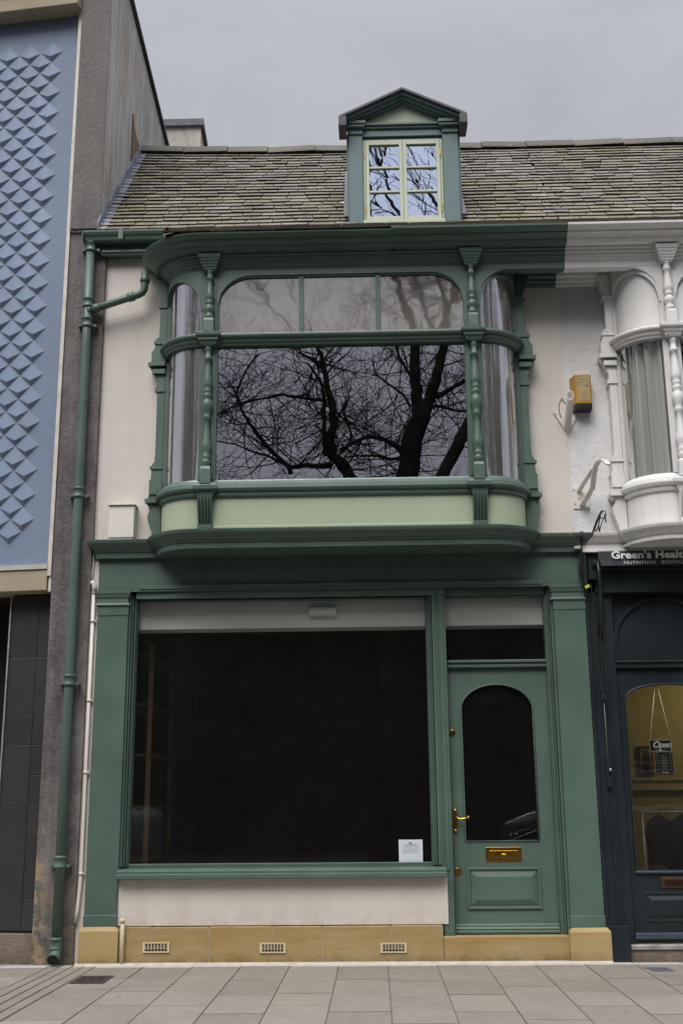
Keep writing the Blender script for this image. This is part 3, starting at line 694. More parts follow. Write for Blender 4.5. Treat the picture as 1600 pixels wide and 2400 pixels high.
    # wall pilasters: outline cut in the plane of the wall
    def wp(mx, name='wall_pilaster'):
        q = [(-1.735,3.28),(-1.79,3.285),(-1.80,3.30),(-1.806,3.34),(-1.83,3.40),(-1.846,3.45),(-1.846,3.49),(-1.828,3.525),(-1.815,3.55),(-1.840,3.556),(-1.845,3.575),(-1.862,3.585),(-1.864,3.615),(-1.848,3.625),(-1.848,3.64),(-1.836,3.66),(-1.836,3.75),(-1.846,3.775),(-1.828,3.80),(-1.828,3.87),(-1.835,3.88),(-1.835,3.905),(-1.822,3.912),(-1.822,3.925),(-1.806,3.94),(-1.800,4.0),(-1.800,4.555),(-1.815,4.565),(-1.815,4.60),(-1.804,4.61),(-1.804,4.66),(-1.818,4.675),(-1.822,4.71),(-1.835,4.725),(-1.838,4.76),(-1.856,4.775),(-1.872,4.79),(-1.874,4.82),(-1.852,4.83),(-1.852,4.93),(-1.835,4.965),(-1.830,4.995),(-1.834,5.0),(-1.834,5.03),(-1.822,5.035),(-1.822,5.055),(-1.798,5.065),(-1.794,5.33),(-1.806,5.335),(-1.808,5.365),(-1.796,5.37),(-1.800,5.41),(-1.822,5.46),(-1.838,5.52),(-1.85,5.56),(-1.735,5.56)]
        m = MB(); m.prism([(mx(x),z) for x,z in q], 'y', -.055, .06)
        for z0,z1,xx,yy in ((3.585,3.62,-1.868,-.085),(4.79,4.822,-1.878,-.095),(4.725,4.765,-1.842,-.08),(3.88,3.905,-1.840,-.065),(4.565,4.60,-1.82,-.065),(5.335,5.365,-1.812,-.065),(5.0,5.03,-1.84,-.065),(3.66,3.76,-1.84,-.066),(4.83,4.93,-1.856,-.068)):
            a, b_ = sorted((mx(xx), mx(-1.735))); m.box(a,b_,yy,-.05,z0,z1)
        O(name, m, paint_)
    wp(lambda x: x); wp(lambda x: -.47-x)
    # arched boards over the lights
    front = dens([(CL+.058,-.33),(CR-.058,-.33)], 60)
    Lf = CR-CL-.116; rr = .285
    def fz(t):
        x = min(t, 1-t)*Lf
        if x >= rr: return 5.492
        return 5.492 - .30*(1-math.sqrt(max(0,1-((rr-x)/rr)**2)))
    m = MB(); sheet(m, front, fz, lambda t: 5.58, 0, -.035); sheet(m, front, lambda t: fz(t)-.014, lambda t: fz(t)+.012, -.012, -.03); O('arched_head', m, paint_)
    lp = [(-1.70,-.012)] + [p for p in bay_arc_l if p[1] < -.03 and p[0] > -1.735] + [(CL-.058,-.33)]
    lp = dens([bay_arc_l[0]]+bay_arc_l[1:]+[(CL-.058,-.33)], 40)
    def sz(t):
        x = abs(t-.5)*2
        return 5.20 + .292*math.sqrt(max(0,1-min(1,x/.94)**2)) if x < .94 else 5.20
    rp = dens([(CR+.058,-.33)]+bay_arc_r, 40)
    for path in (lp, rp):
        m = MB(); sheet(m, path, sz, lambda t: 5.60, 0, -.035); sheet(m, path, lambda t: sz(t)-.018, lambda t: sz(t)+.014, .006, -.03)
        O('arched_head', m, paint_)
    # mullions of the top lights
    for cx in (-.560,.083):
        m = MB(); m.box(cx-.020,cx+.020,-.318,-.285,4.964,5.50); O('mullion', m, paint_, bevel=.004)
    # panes
    for x0,x1 in ((CL+.06,-.575),(-.545,.068),(.098,CR-.06)):
        m = MB(); m.poly([(x0,-.298,4.96),(x1,-.298,4.96),(x1,-.298,5.53),(x0,-.298,5.53)]); O('top_light', m, pane_top, recalc=False)
    m = MB(); m.poly([(CL+.06,-.298,3.69),(CR-.06,-.298,3.69),(CR-.06,-.298,4.86),(CL+.06,-.298,4.86)]); O('pane', m, pane_low, recalc=False)
    for path in (lp, rp):
        pth = off_path(path, -.022)
        for z0,z1,mt in ((3.69,4.86,pane_side),(4.955,5.56,side_top_m)):
            m = MB(); b = 0
            for p in pth: m.v += [(p[0],p[1],z0),(p[0],p[1],z1)]
            for i in range(len(pth)-1): m.face((2*i,2*i+2,2*i+3,2*i+1), None, True)
            O('curved_pane', m, mt, recalc=False)
    # timber glazing edge seen inside the curved lights
    for x0,x1 in ((-1.690,-1.668),(1.198,1.220)):
        m = MB(); m.box(x0,x1,-.045,.05,3.70,5.5); O('inner_stile', m, PALE2 if paint_ is GREEN else paint_)
    # friezes and beam under the eaves; crown moulding
    m = MB(); pth = bay_arc_l + [(ends[1],-.33)]
    m.sweep([(-.05,5.545),(.004,5.545),(.008,5.560),(.020,5.566),(.024,5.584),(.036,5.590),(.040,5.612),(.054,5.620),(.058,5.640),(.072,5.648),(.074,5.668),(-.05,5.668)], pth)
    m.box(CR+.05, ends[1], -.333, -.245, 5.500, 5.56)
    # flat spandrel springing from the column to the beam
    n = 14; x0 = CR+.058; aw, ah = .27, .285
    for i in range(n):
        a0, a1 = PI/2*i/n, PI/2*(i+1)/n
        q = [(x0+aw*(1-math.cos(a)), 5.502-ah*(1-math.sin(a))) for a in (a0,a1)]
        m.prism([q[0],q[1],(q[1][0],5.503),(q[0][0],5.503)], 'y', -.333, -.300) if q[1][1] < 5.5015 else None
    O('eaves_beam', m, paint_)
    m = MB(); m.box(-1.735,1.652,-.326,.06,5.606,5.66); 
    m2 = MB(); m2.prism([(p[0],p[1]) for p in off_path(bay_arc_l,-.005)]+[(ends[1],-.326),(ends[1],.06),(-1.735,.06)], 'z', 5.590, 5.60); O('eaves_soffit', m2, paint_)
    m = MB(); m.sweep([(-.03,5.500),(.030,5.500),(.034,5.520),(.050,5.528),(.054,5.556),(.074,5.566),(.078,5.589),(-.03,5.589)], [(1.24,.03),(ends[2],.03)]); O('wall_frieze', m, paint_)
    crown = [(-.05,5.660),(.108,5.660),(.126,5.664),(.132,5.678),(.138,5.682),(.146,5.700),(.166,5.716),(.186,5.724),(.190,5.736),(.206,5.742),(.226,5.752),(.236,5.764),(.238,5.772),(.200,5.776),(-.05,5.80)]
    crown2 = [(-.05,5.660),(.108,5.660),(.128,5.664),(.134,5.676),(.140,5.680),(.148,5.700),(.170,5.718),(.192,5.726),(.196,5.740),(.214,5.748),(.236,5.758),(.246,5.770),(.248,5.788),(.210,5.792),(-.05,5.81)]
    m = MB(); m.sweep(crown, [(-1.735,.05)]+bay_arc_l+[(.23,-.33)]); O('crown_moulding', m, paint_)
    m = MB(); m.sweep(crown2, [(.29,-.33),(ends[0],-.33)]); O('crown_moulding', m, paint_)
    m = MB(); m.sweep([(o+.008,z) for o,z in crown2], [(.20,-.33),(.30,-.33)]); O('gutter_joint', m, paint_)
    return bay
ident = lambda x: x
MIR = 3.347
mirr = lambda x: MIR - x
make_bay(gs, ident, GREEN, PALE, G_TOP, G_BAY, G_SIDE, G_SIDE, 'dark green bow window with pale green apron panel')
# curtains behind the curved lights
def curtain(name, label, path, z0, z1, mat, amp=.018, waves=9, xf=None):
    mb = MB(); pth = dens(path, 90); n = off_path(pth, 0)
    for i,p in enumerate(pth):
        a = amp*math.sin(i/90*waves*2*PI + 1.3*math.sin(i*.11)) 
        q = off_path(pth, a)[i]
        mb.v += [(q[0],q[1],z0),(q[0],q[1],z1)]
    for i in range(90): mb.face((2*i,2*i+2,2*i+3,2*i+1), None, True)
    o = obj(name, mb, mat, None, xf=xf, recalc=False); tag(o, label, 'curtain'); return o
la = off_path(bay_arc_l, -.085); ra = off_path(bay_arc_r, -.085)
curtain('curtain', 'cream curtain hanging at the left end of the green bow window', [(-1.63,.02)]+la[1:7], 3.70, 5.55, CURT, .014, 4)
curtain('curtain', 'cream curtain hanging at the right end of the green bow window', ra[6:-1]+[(1.16,.02)], 3.70, 5.55, CURT, .014, 4)

# ------------------------------------------------------------------ left eaves: gutter and board
m = MB(); m.box(-2.35,-1.76,-.03,.06,5.865,5.985); m.sweep([(-.02,5.855),(.01,5.855),(.014,5.875),(.026,5.88),(.026,5.90),(-.02,5.90)], [(-2.33,-.03),(-1.75,-.03)]); obj('eaves_board', m, GREEN, gs, bevel=.004)
gt = MB(); gt.sweep([(-.07,5.962),(.045,5.962),(.055,5.972),(.062,6.0),(.075,6.012),(.085,6.035),(.085,6.05),(.074,6.05),(.05,5.99),(-.06,5.99)], [(-2.49,-.055),(-1.76,-.055)])
gt.box(-2.49,-2.483,-.14,.0,5.965,6.05); gt.box(-1.768,-1.76,-.14,.0,5.965,6.05); gt.sweep([(.08,5.958),(.092,5.958),(.092,6.055),(.08,6.055)], [(-2.17,-.055),(-2.13,-.055)])
gu = obj('gutter', gt, GREEN, gs)

# ------------------------------------------------------------------ slate roof
EY, EZ, RY, RZ = -.13, 6.045, 1.50, 7.80
def sag(x): 
    t = max(0.0, min(1.0, (-.2-x)/2.15)); return .055*t*t
def slates(mb, x_lo, x_hi, kick_lo, kick_hi):
    pts = []
    kicks = [(-.545,5.790),(-.47,5.832),(-.395,5.876),(-.32,5.922),(-.25,5.968),(-.185,6.012)]
    for q in kicks: pts.append((q,True))
    n = 25
    for i in range(n+1):
        t = i/n; pts.append(((EY+(RY-EY)*t, EZ+(RZ-EZ)*t), False))
    for ci in range(len(pts)-1):
        (p0, kick), (p1, _) = pts[ci], pts[ci+1]
        xa, xb = (kick_lo, kick_hi) if kick else (x_lo, x_hi)
        dy, dz = p1[0]-p0[0], p1[1]-p0[1]; L = math.hypot(dy,dz); ny, nz = -dz/L, dy/L
        tt = max(0, (p0[1]-EZ)/(RZ-EZ))
        x = xa - rnd.uniform(0,.18)
        while x < xb:
            w = rnd.choice([.15,.17,.19,.21,.18,.24]); x0, x1 = max(xa,x), min(xb, x+w-.007); x += w
            if x1-x0 < .02: continue
            u = rnd.random(); mo = .5+.5*math.sin(x0*1.3+1.0+.8*math.sin(p0[1]*4))*math.sin(p0[1]*3.2-x0*.5+.4)
            up = max(0,min(1,tt*1.3-.15+rnd.uniform(-.25,.25)))
            grey = (.188,.176,.168); tan = (.198,.178,.138); ol = (.175,.157,.098); pale = (.245,.228,.205); dark_ = (.15,.14,.122)
            k1 = rnd.random()
            base = tuple((tan[i]*(1-k1)+ol[i]*k1)*(1-up*.8)+grey[i]*up*.8 for i in range(3))
            if u > .94: base = pale
            elif u < .07: base = dark_
            elif u < .07+.5*mo: base = ol
            if kick: base = pale if rnd.random() < .3 else (.27,.25,.21)
            col = jit(base, .16)
            lift = .015+rnd.uniform(0,.008); th = .009+rnd.uniform(0,.005); sk = rnd.uniform(-.004,.004); ov = .03
            dl = rnd.uniform(-.006,.006)
            def P(px, s, h, dd=0): 
                k = sag(px)*tt
                return (px, p0[0]+dy*s/L+ny*h, p0[1]+dz*s/L+nz*h+k)
            b = len(mb.v)
            mb.v += [P(x0,dl-sk,lift),P(x1,dl+sk,lift+rnd.uniform(-.002,.002)),P(x1,L+ov,.001),P(x0,L+ov,.001),P(x0,dl-sk,lift-th),P(x1,dl+sk,lift-th),P(x1,L+ov,-.008),P(x0,L+ov,-.008)]
            mb.face((b,b+1,b+2,b+3), col); dk = scl(col,.6 if kick else .45)  # slate edges coloured darker to paint shadow lines between courses
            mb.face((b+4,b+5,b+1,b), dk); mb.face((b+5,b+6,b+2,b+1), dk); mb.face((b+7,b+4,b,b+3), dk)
def deck(mb, x0, x1, kx0, kx1, dark=(.02,.02,.02)):
    n = 10
    for i in range(n):
        a, b_ = x0+(x1-x0)*i/n, x0+(x1-x0)*(i+1)/n
        mb.poly([(a,EY+.02,EZ-.02),(b_,EY+.02,EZ-.02),(b_,RY,RZ-.02+sag(b_)),(a,RY,RZ-.02+sag(a))], dark)
    mb.poly([(kx0,-.53,5.775),(kx1,-.53,5.775),(kx1,EY+.03,EZ-.012),(kx0,EY+.03,EZ-.012)], (.08,.075,.065))
    mb.poly([(x0,RY,RZ-.02),(x1,RY,RZ-.02),(x1,3.4,6.2),(x0,3.4,6.2)], dark)
m = MB(); deck(m, -2.36, 1.655, -1.72, 1.655); slates(m, -2.355, 1.655, -1.70, 1.655); roof = obj('roof', m, SLATE, gs, recalc=False)
def ridge(mb, x0, x1):
    x = x0
    while x < x1-.02:
        w = min(rnd.choice([.42,.46,.5]), x1-x); s0, s1 = sag(x), sag(x+w); tl = rnd.uniform(-.012,.012); col = jit((.075,.068,.052),.25)
        pr = [(-.115,-.125),(-.10,-.098),(-.03,-.012),(.03,-.012),(.12,-.10)]
        b = len(mb.v)
        for xx, s_ in ((x+.003,s0-tl),(x+w-.003,s1+tl)):
            for y,z in pr: mb.v.append((xx, RY+y, RZ+.06+z+s_))
        for i in range(5): j=(i+1)%5; mb.face((b+i,b+i+1-5*(i==4),b+5+j,b+5+i), col)
        mb.face((b,b+1,b+2,b+3,b+4),col); mb.face((b+5,b+6,b+7,b+8,b+9),col); x += w
m = MB(); ridge(m, -2.36, 1.655); obj('ridge_tiles', m, SLATE, roof, recalc=True)
m = MB()
steps = 5
for i in range(steps):
    t0, t1 = i/steps, (i+1)/steps+.02
    y0,z0,y1,z1 = EY+(RY-EY)*t0, EZ+(RZ-EZ)*t0+.0, EY+(RY-EY)*t1, EZ+(RZ-EZ)*t1
    k0,k1 = sag(-2.36)*t0, sag(-2.36)*t1; h = .115
    m.prism([(y0,z0+k0-.02),(y0-.01,z0+k0+h-.03),(y1-.04,z1+k1+h-.02),(y1,z1+k1-.02)], 'x', -2.362, -2.352+.003*i)
    m.prism([(y0,z0+k0+.018),(y1,z1+k1+.018),(y1,z1+k1+.008),(y0,z0+k0+.008)], 'x', -2.358, -2.285)
obj('lead_flashing', m, LEAD, roof)
m = MB(); m.box(PX-.05,PX+3.5,.05,.3,5.5,5.9); m.box(-2.3,1.6,.05,.3,5.6,6.0)

# ------------------------------------------------------------------ dormer
dm = bpy.data.objects.new('dormer', None); C.objects.link(dm); dm.parent = gs; dm.location = Vector((.34,0,6.13))-gs.location; dm.empty_display_size=.1
D0, D1 = -.172, .850; zb = 6.135
def roofz(y): return EZ+(RZ-EZ)*(y-EY)/(RY-EY)
m = MB()
for xa, xb in ((D0+.004,D0+.05),(D1-.05,D1-.004)): m.prism([(.04,zb-.02),(.04,7.05),(1.2,7.05),(1.2,roofz(1.0)-.1),(.3,roofz(.3)-.15)], 'x', xa, xb)
obj('cheek', m, GREEN2, dm)
for xa, xb, s_ in ((D0,-.028,1),(.690,D1,-1)):
    m = MB(); m.box(xa,xb,.03,.12,zb,7.02); a_,b_ = (xa+.02,xb) if s_ > 0 else (xa,xb-.02)
    m.box(a_,b_,.0,.03,zb+.004,7.02); p = obj('pilaster', m, GREEN2, dm, bevel=.003)
    m = MB(); m.box(a_-.002,b_+.002,-.016,.03,7.021,7.075); m.box(a_-.03,b_+.02 if s_>0 else b_+.03,-.05,.03,7.076,7.10); m.box(a_-.036,b_+.03,-.062,.03,7.101,7.128); obj('capital', m, GREEN2, p)
m = MB(); m.box(-.028,.690,.008,.12,7.004,7.074); m.box(-.028,.690,-.012,.03,7.075,7.098); m.box(-.028,.690,-.03,.03,7.0985,7.118); m.box(-.028,.690,.03,.12,6.975,7.003); obj('frieze', m, GREEN2, dm, bevel=.002)
pk = .335
m = MB(); m.prism([(-.10,7.1185),(.77,7.1185),(pk,7.335)], 'y', .012, .06); obj('tympanum', m, PALE2, dm)
# raking cornice in steps
def rake(mb, x_out, z_out, zpk, y0, y1, th):
    for sx in (-1,1):
        xo = pk + sx*x_out
        mb.prism([(xo,z_out),(pk,zpk),(pk,zpk-th*1.12),(xo,z_out-th*1.12)], 'y', y0, y1)
SLP = .482
def rk(mb, x_out, zpk, y0, y1, th): rake(mb, x_out, zpk-SLP*x_out, zpk, y0, y1, th)
m = MB(); rk(m, .545, 7.390, -.10, .10, .024); rk(m, .485, 7.3655, -.072, .10, .022); rk(m, .435, 7.3425, -.038, .10, .016)
obj('raking_cornice', m, GREEN2, dm)
m = MB(); rk(m, .562, 7.412, -.128, .09, .020); rk(m, .50, 7.405, .09, 1.25, .05)
for xa, xb in ((pk-.575,pk-.505),(pk+.505,pk+.575)): m.prism([(-.13,7.04),(-.13,7.13),(.09,7.13),(.09,7.03),(-.09,7.015)], 'x', xa, xb)
obj('roof', m, DARKLEAD, dm)
m = MB(); m.box(-.026,-.004,.02,.10,zb,6.974); m.box(.666,.688,.02,.10,zb,6.974); m.box(-.004,.666,.02,.10,6.955,6.974); m.box(-.03,.692,-.012,.10,6.118,6.158); obj('window_frame', m, PALE2, dm, bevel=.003)
for xa, xb in ((-.002,.330),(.332,.664)):
    m = MB(); t = .032
    m.box(xa,xa+t,.012,.06,6.162,6.952); m.box(xb-t,xb,.012,.06,6.162,6.952); m.box(xa+t,xb-t,.012,.06,6.162,6.162+t+.012); m.box(xa+t,xb-t,.012,.06,6.952-t,6.952)
    gz = [(6.206,6.444),(6.462,6.684),(6.702,6.920)]
    for z in (6.453,6.693): m.box(xa+t,xb-t,.016,.055,z-.010,z+.010)
    ca_ = obj('casement', m, PALE2, dm, bevel=.003)
    for z0,z1 in gz:
        m = MB(); m.poly([(xa+t-.002,.034,z0-.003),(xb-t+.002,.034,z0-.003),(xb-t+.002,.034+rnd.uniform(-.002,.002),z1+.003),(xa+t-.002,.034,z1+.003)]); obj('pane', m, G_DORM, ca_, recalc=False)
for xh in (-.004,.666):
    for zh in (6.28,6.83): m = MB(); m.box(xh-.004,xh+.004,.006,.018,zh-.035,zh+.035); obj('hinge', m, BRASS, dm)
m = MB(); m.box(-.02,.68,.07,.09,6.15,6.97); obj('dark_room', m, DARKROOM, dm)
m = MB(); m.prism([(-.055,6.09),(-.045,6.105),(.0,6.124),(.03,6.124),(.03,6.06)], 'x', -.24, .92); obj('lead_apron', m, LEAD, dm)
m = MB()
for sx, xx in ((-1,D0-.012),(1,D1+.012)):
    m = MB(); m.prism([(.0,roofz(0)+.018),(.9,roofz(.9)+.018),(.9,roofz(.9)+.03),(.0,roofz(0)+.03)], 'x', xx-.02, xx+.02); obj('lead_soaker', m, DARKLEAD, dm)
dm.location = Vector((.34*.987,-.12,1.148+(6.13-1.148)*.987))-gs.location; dm.scale = (.987,1,.987)
fs = MB(); fs.poly([(-.25,.235,6.475),(-.175,.20,6.45),(-.175,.215,6.49)]); obj('lead_flap', fs, plain('bright_lead',(.5,.5,.52),.5), roof)
# ------------------------------------------------------------------ pipes and boxes on the green shop
dp = thing('downpipe', 'green downpipe down the dark grey pier with a branch pipe from the bow window', 'downpipe', (-2.425,-.06,0))
px_, py_ = -2.425, -.065
m = MB(); m.tube([(px_-.005,py_,5.97),(px_,py_,5.0),(px_,py_,2.0),(px_+.004,py_,.13)], .0375, 18); obj('pipe', m, GREEN, dp)
m = MB(); m.tube([(px_+.004,py_,.20),(px_+.004,py_,.12),(px_+.004,py_-.02,.075),(px_+.004,py_-.07,.05)], [.042,.042,.043,.046], 18, cap=False); m.tube([(px_+.004,py_-.071,.05),(px_+.004,py_-.03,.068)], [.040,.036], 18); sh = obj('shoe', m, GREEN, dp)
m = MB(); m.tube([(px_+.004,py_-.0725,.0495),(px_+.004,py_-.0715,.050)], .038, 18); obj('shoe_opening', m, BLACK, sh)
for z in (5.93,5.40,5.215,3.69,2.14,.755,.165):
    m = MB()
    m.lathe([(.038,z-.05),(.048,z-.048),(.049,z-.036),(.044,z-.030),(.044,z+.018),(.050,z+.022),(.050,z+.034),(.044,z+.038),(.038,z+.042)], px_, py_, 18)
    if z not in (5.40,.165):
        for s_ in (-1,1): m.tube([(px_+s_*.045,py_,z-.035),(px_+s_*.075,py_+.02,z-.035)], .012, 8); m.tube([(px_+s_*.068,py_-.01,z-.035),(px_+s_*.068,.0,z-.035)], .013, 8)
    obj('collar', m, GREEN, dp)
m = MB(); A = Vector((px_,py_,5.318)); B = Vector((-1.985,-.095,5.448)); dv = (B-A)
m.tube([A, A+dv*.5, B, (-1.950,-.095,5.468),(-1.935,-.095,5.50),(-1.932,-.095,5.56),(-1.932,-.095,5.665)], [.033]*7, 14)
for t in (.17,.86):
    q = A+dv*t; e = dv.normalized()*.03; m.tube([q-e,q-e*.9,q+e*.9,q+e], [.034,.041,.041,.034], 14)
m.tube([(-1.932,-.095,5.56),(-1.932,-.095,5.565),(-1.932,-.095,5.60),(-1.932,-.095,5.605)], [.034,.042,.042,.034], 14)
m.tube([A,A+Vector((.03,0,.008))], [.046,.042], 14)
obj('branch_pipe', m, GREEN, dp)
cd = thing('conduit', 'thin white plastic conduit with saddle clips beside the left green pilaster', 'conduit', (-2.276,.0,0))
m = MB(); m.tube([(-2.276,.008,2.88),(-2.276,.008,1.4),(-2.276,.008,.62),(-2.290,.008,.40),(-2.302,.008,.30)], .0145, 10); m.tube([(-2.276,.008,2.86),(-2.276,.008,2.90),(-2.284,.004,2.93),(-2.300,.004,2.945)], .019, 10); obj('pipe', m, WHITE2, cd)
m = MB(); m.tube([(-2.300,.006,2.95),(-2.298,.012,3.02),(-2.294,.018,3.08),(-2.294,.018,3.20)], .005, 6); obj('cable', m, WHITE2, cd)
for z in (2.62,1.98,1.42,.66,2.855): m = MB(); m.tube([(-2.276,.008,z-.012),(-2.276,.008,z+.012)], .0185, 10); m.box(-2.276,-2.250,.004,.02,z-.008,z+.008); obj('clip', m, WHITE2, cd)
mb_ = thing('meter_box', 'cream meter box fixed on the cream wall above the shop cornice', 'meter box', (-2.06,.0,3.28))
m = MB(); m.box(-2.168,-1.958,-.052,.05,3.30,3.575); obj('case', m, WHITE2, mb_, bevel=.004)
m = MB(); m.box(-2.178,-1.948,-.066,.05,3.575,3.586); obj('lid', m, WHITE2, mb_, bevel=.002)
m = MB(); m.box(-2.16,-1.966,-.045,.05,3.284,3.30); m.box(-2.10,-2.02,-.03,.0,3.279,3.285); obj('base', m, WHITE2, mb_)
sb = MB(); sb.tube([(-1.928,-.035,-.01),(-1.930,-.035,.18),(-1.929,-.035,.328)], .0165, 12); sb.tube([(-1.930,-.035,.30),(-1.929,-.035,.335)], .0185, 12); o = obj('vent_pipe', sb, CREAMP); tag(o, 'short cream pipe standing in the corner beside the left sandstone pedestal', 'pipe')

# ------------------------------------------------------------------ right neighbour: white upper floor, navy shopfront
nb = thing('white_house', 'white painted twin house at right with grubby bow window above a navy blue shopfront', 'shop building', (3.6,0,0))
m = MB(); m.box(1.6555,2.12,.048,.30,3.2,5.7); m.box(5.05,5.7,.05,.3,3.2,5.9); m.box(2.12,5.05,.05,.3,5.6,5.97); m.box(2.12,5.05,.05,.3,3.1,3.14); obj('upper_wall', m, ROUGHW, nb)
make_bay(nb, mirr, WHITE, WHITE, WHITE, G_BAY, G_NEIGH, WHITE, 'white bow window with boarded top lights and peeling paint', (MIR-1.657,MIR-1.652,MIR-1.627))
m = MB(); deck(m, 1.66, 5.6, 1.66, 5.0); slates(m, 1.658, 5.6, 1.658, 5.05); rf2 = obj('roof', m, SLATE, nb, recalc=False)
m = MB(); ridge(m, 1.658, 5.6); obj('ridge_tiles', m, SLATE, rf2)
m = MB(); m.prism([(.55,6.5),(.45,7.0),(.60,7.12),(1.1,7.12),(1.1,7.0)], 'x', 3.17, 4.1); m.box(3.11,3.2,.3,1.1,6.95,7.12); obj('lead_dormer', m, LEAD, nb)
MIRB = [(MIR-p[0],p[1]) for p in reversed(bay_path)]
cornw = [(-.06,3.150),(.060,3.150),(.064,3.168),(.040,3.176),(.036,3.190),(.052,3.200),(.062,3.212),(.080,3.228),(.098,3.246),(.104,3.262),(.106,3.272),(.096,3.276),(-.06,3.292)]
m = MB(); m.sweep(cornw, [(1.70,0.02),(1.70,0.0),(MIR-1.265,0.0)]+MIRB[1:-1]+[(5.6,0.0)]); obj('shop_cornice', m, WHITE, nb)
m = MB(); m.prism(MIRB+[(5.08,.05),(2.08,.05)], 'z', 3.146, 3.16); m.box(1.70,5.6,-.07,.05,3.118,3.148); obj('bay_soffit', m, WHITE, nb)
m = MB(); m.box(1.70,5.6,.02,.3,2.80,3.117); obj('fascia', m, NAVY, nb)
# party pilaster and door surround
m = MB()
m.box(1.708,1.735,.0,.3,-.02,3.1); m.box(1.735,1.80,.02,.3,.257,3.1); m.box(1.80,1.83,.035,.3,.257,2.9); m.box(1.83,1.862,.05,.3,.257,2.85); m.box(1.728,1.886,-.004,.3,-.02,.257)
obj('pilaster', m, NAVY, nb, bevel=.004)
m = MB(); m.box(1.862,1.932,.065,.3,.09,2.85); m.box(2.728,2.80,.065,.3,.0,2.85); m.box(1.932,2.728,.07,.25,2.195,2.245); m.box(1.93,2.73,.055,.2,2.238,2.250); obj('door_frame', m, NAVY, nb, bevel=.004)
fp = MB(); fp.box(1.93,2.73,.13,.2,2.25,2.85)
ar = arch_pts(2.33,.395,2.42,2.775,28); ar2 = arch_pts(2.33,.365,2.42,2.745,28)
def archband(mb, a, b_, y0, y1):
    for i in range(len(a)-1): 
        q=[a[i],a[i+1],b_[i+1],b_[i]]; mb.prism(q,'y',y0,y1)
archband(fp, ar, ar2, .105, .135); fp.box(2.695,2.725,.105,.135,2.25,2.42); fp.box(1.935,1.965,.105,.135,2.25,2.42)
obj('fan_panel', fp, NAVY, nb)
NX0,NX1,NG0,NG1 = 1.936,2.724,1.99,2.67
m = MB(); yf2, yb2 = .105, .16
ap2 = [(2.33+.34*math.cos(PI*i/28), 1.915+.155*(abs(math.sin(PI*i/28))**.75)) for i in range(29)]
m.box(NX0,NG0,yf2,yb2,.135,2.193); m.box(NG1,NX1,yf2,yb2,.135,2.193); m.box(NG0,NG1,yf2,yb2,.135,.645)
for i in range(28):
    (xa,za),(xb,zb_) = ap2[i],ap2[i+1]; m.prism([(xa,za),(xb,zb_),(xb,2.193),(xa,2.193)],'y',yf2,yb2)
nd = obj('door', m, NAVY, nb)
m = MB(); m.tube([(NG1,yf2,.645)]+[(NG1,yf2,1.9)]+[(x,yf2,z) for x,z in ap2]+[(NG0,yf2,1.9),(NG0,yf2,.645),(NG1,yf2,.645)], .010, 6); obj('glazing_bead', m, NAVY, nd)
m = MB(); m.poly([(x,.135,z) for x,z in [(NG0,.64),(NG1,.64)]+ap2]); obj('pane', m, G_NEIGH, nd, recalc=False)
m = MB(); m.box(NG0-.01,NG1+.01,.085,.12,.625,.645); m.box(1.945,2.715,.08,.12,.150,.196); obj('weatherboard', m, plain('chipped_navy', (.05,.07,.10), .4, 0, .3, 10), nd, bevel=.006)
m = MB(); x0,x1,z0,z1 = 2.025,2.635,.270,.490
m.box(x0,x1,.10,.12,z0,z0+.02); m.box(x0,x1,.10,.12,z1-.02,z1); m.box(x0,x0+.02,.10,.12,z0+.02,z1-.02); m.box(x1-.02,x1,.10,.12,z0+.02,z1-.02)
b = len(m.v); xa,xb,za,zb_ = x0+.03,x1-.03,z0+.03,z1-.03; e=.03
for x,y,z in ((xa,.104,za),(xb,.104,za),(xb,.104,zb_),(xa,.104,zb_),(xa+e,.092,za+e),(xb-e,.092,za+e),(xb-e,.092,zb_-e),(xa+e,.092,zb_-e)): m.v.append((x,y,z))
for q in ((4,5,6,7),(0,1,5,4),(1,2,6,5),(2,3,7,6),(3,0,4,7)): m.face([b+i for i in q])
obj('panel', m, NAVY, nd, bevel=.003)
m = MB(); m.box(2.172,2.49,.096,.106,.518,.598); lp2 = obj('letter_plate', m, BRONZE, nd, bevel=.003)
m = MB(); m.box(2.195,2.467,.088,.0955,.535,.580); obj('flap', m, plain('dark_brown_metal', (.05,.025,.015), .4, .6), lp2, bevel=.003)
m = MB(); m.box(1.895,2.76,.03,.2,.082,.118); obj('threshold_bar', m, STEEL, nb, bevel=.006)
m = MB(); m.box(1.888,5.6,.045,.3,-.02,.080); obj('doorstep', m, BASEST, nb)
# the rest of the neighbouring front, out of frame to the right
m = MB(); m.box(2.80,5.6,.02,.2,.08,.62); m.box(2.80,2.88,.02,.2,.62,2.8); m.box(5.3,5.6,.0,.3,.0,3.1); obj('window_frame', m, NAVY, nb)
m = MB(); m.poly([(2.88,.12,.62),(5.3,.12,.62),(5.3,.12,2.8),(2.88,.12,2.8)]); obj('shop_pane', m, G_NEIGH, nb, recalc=False)
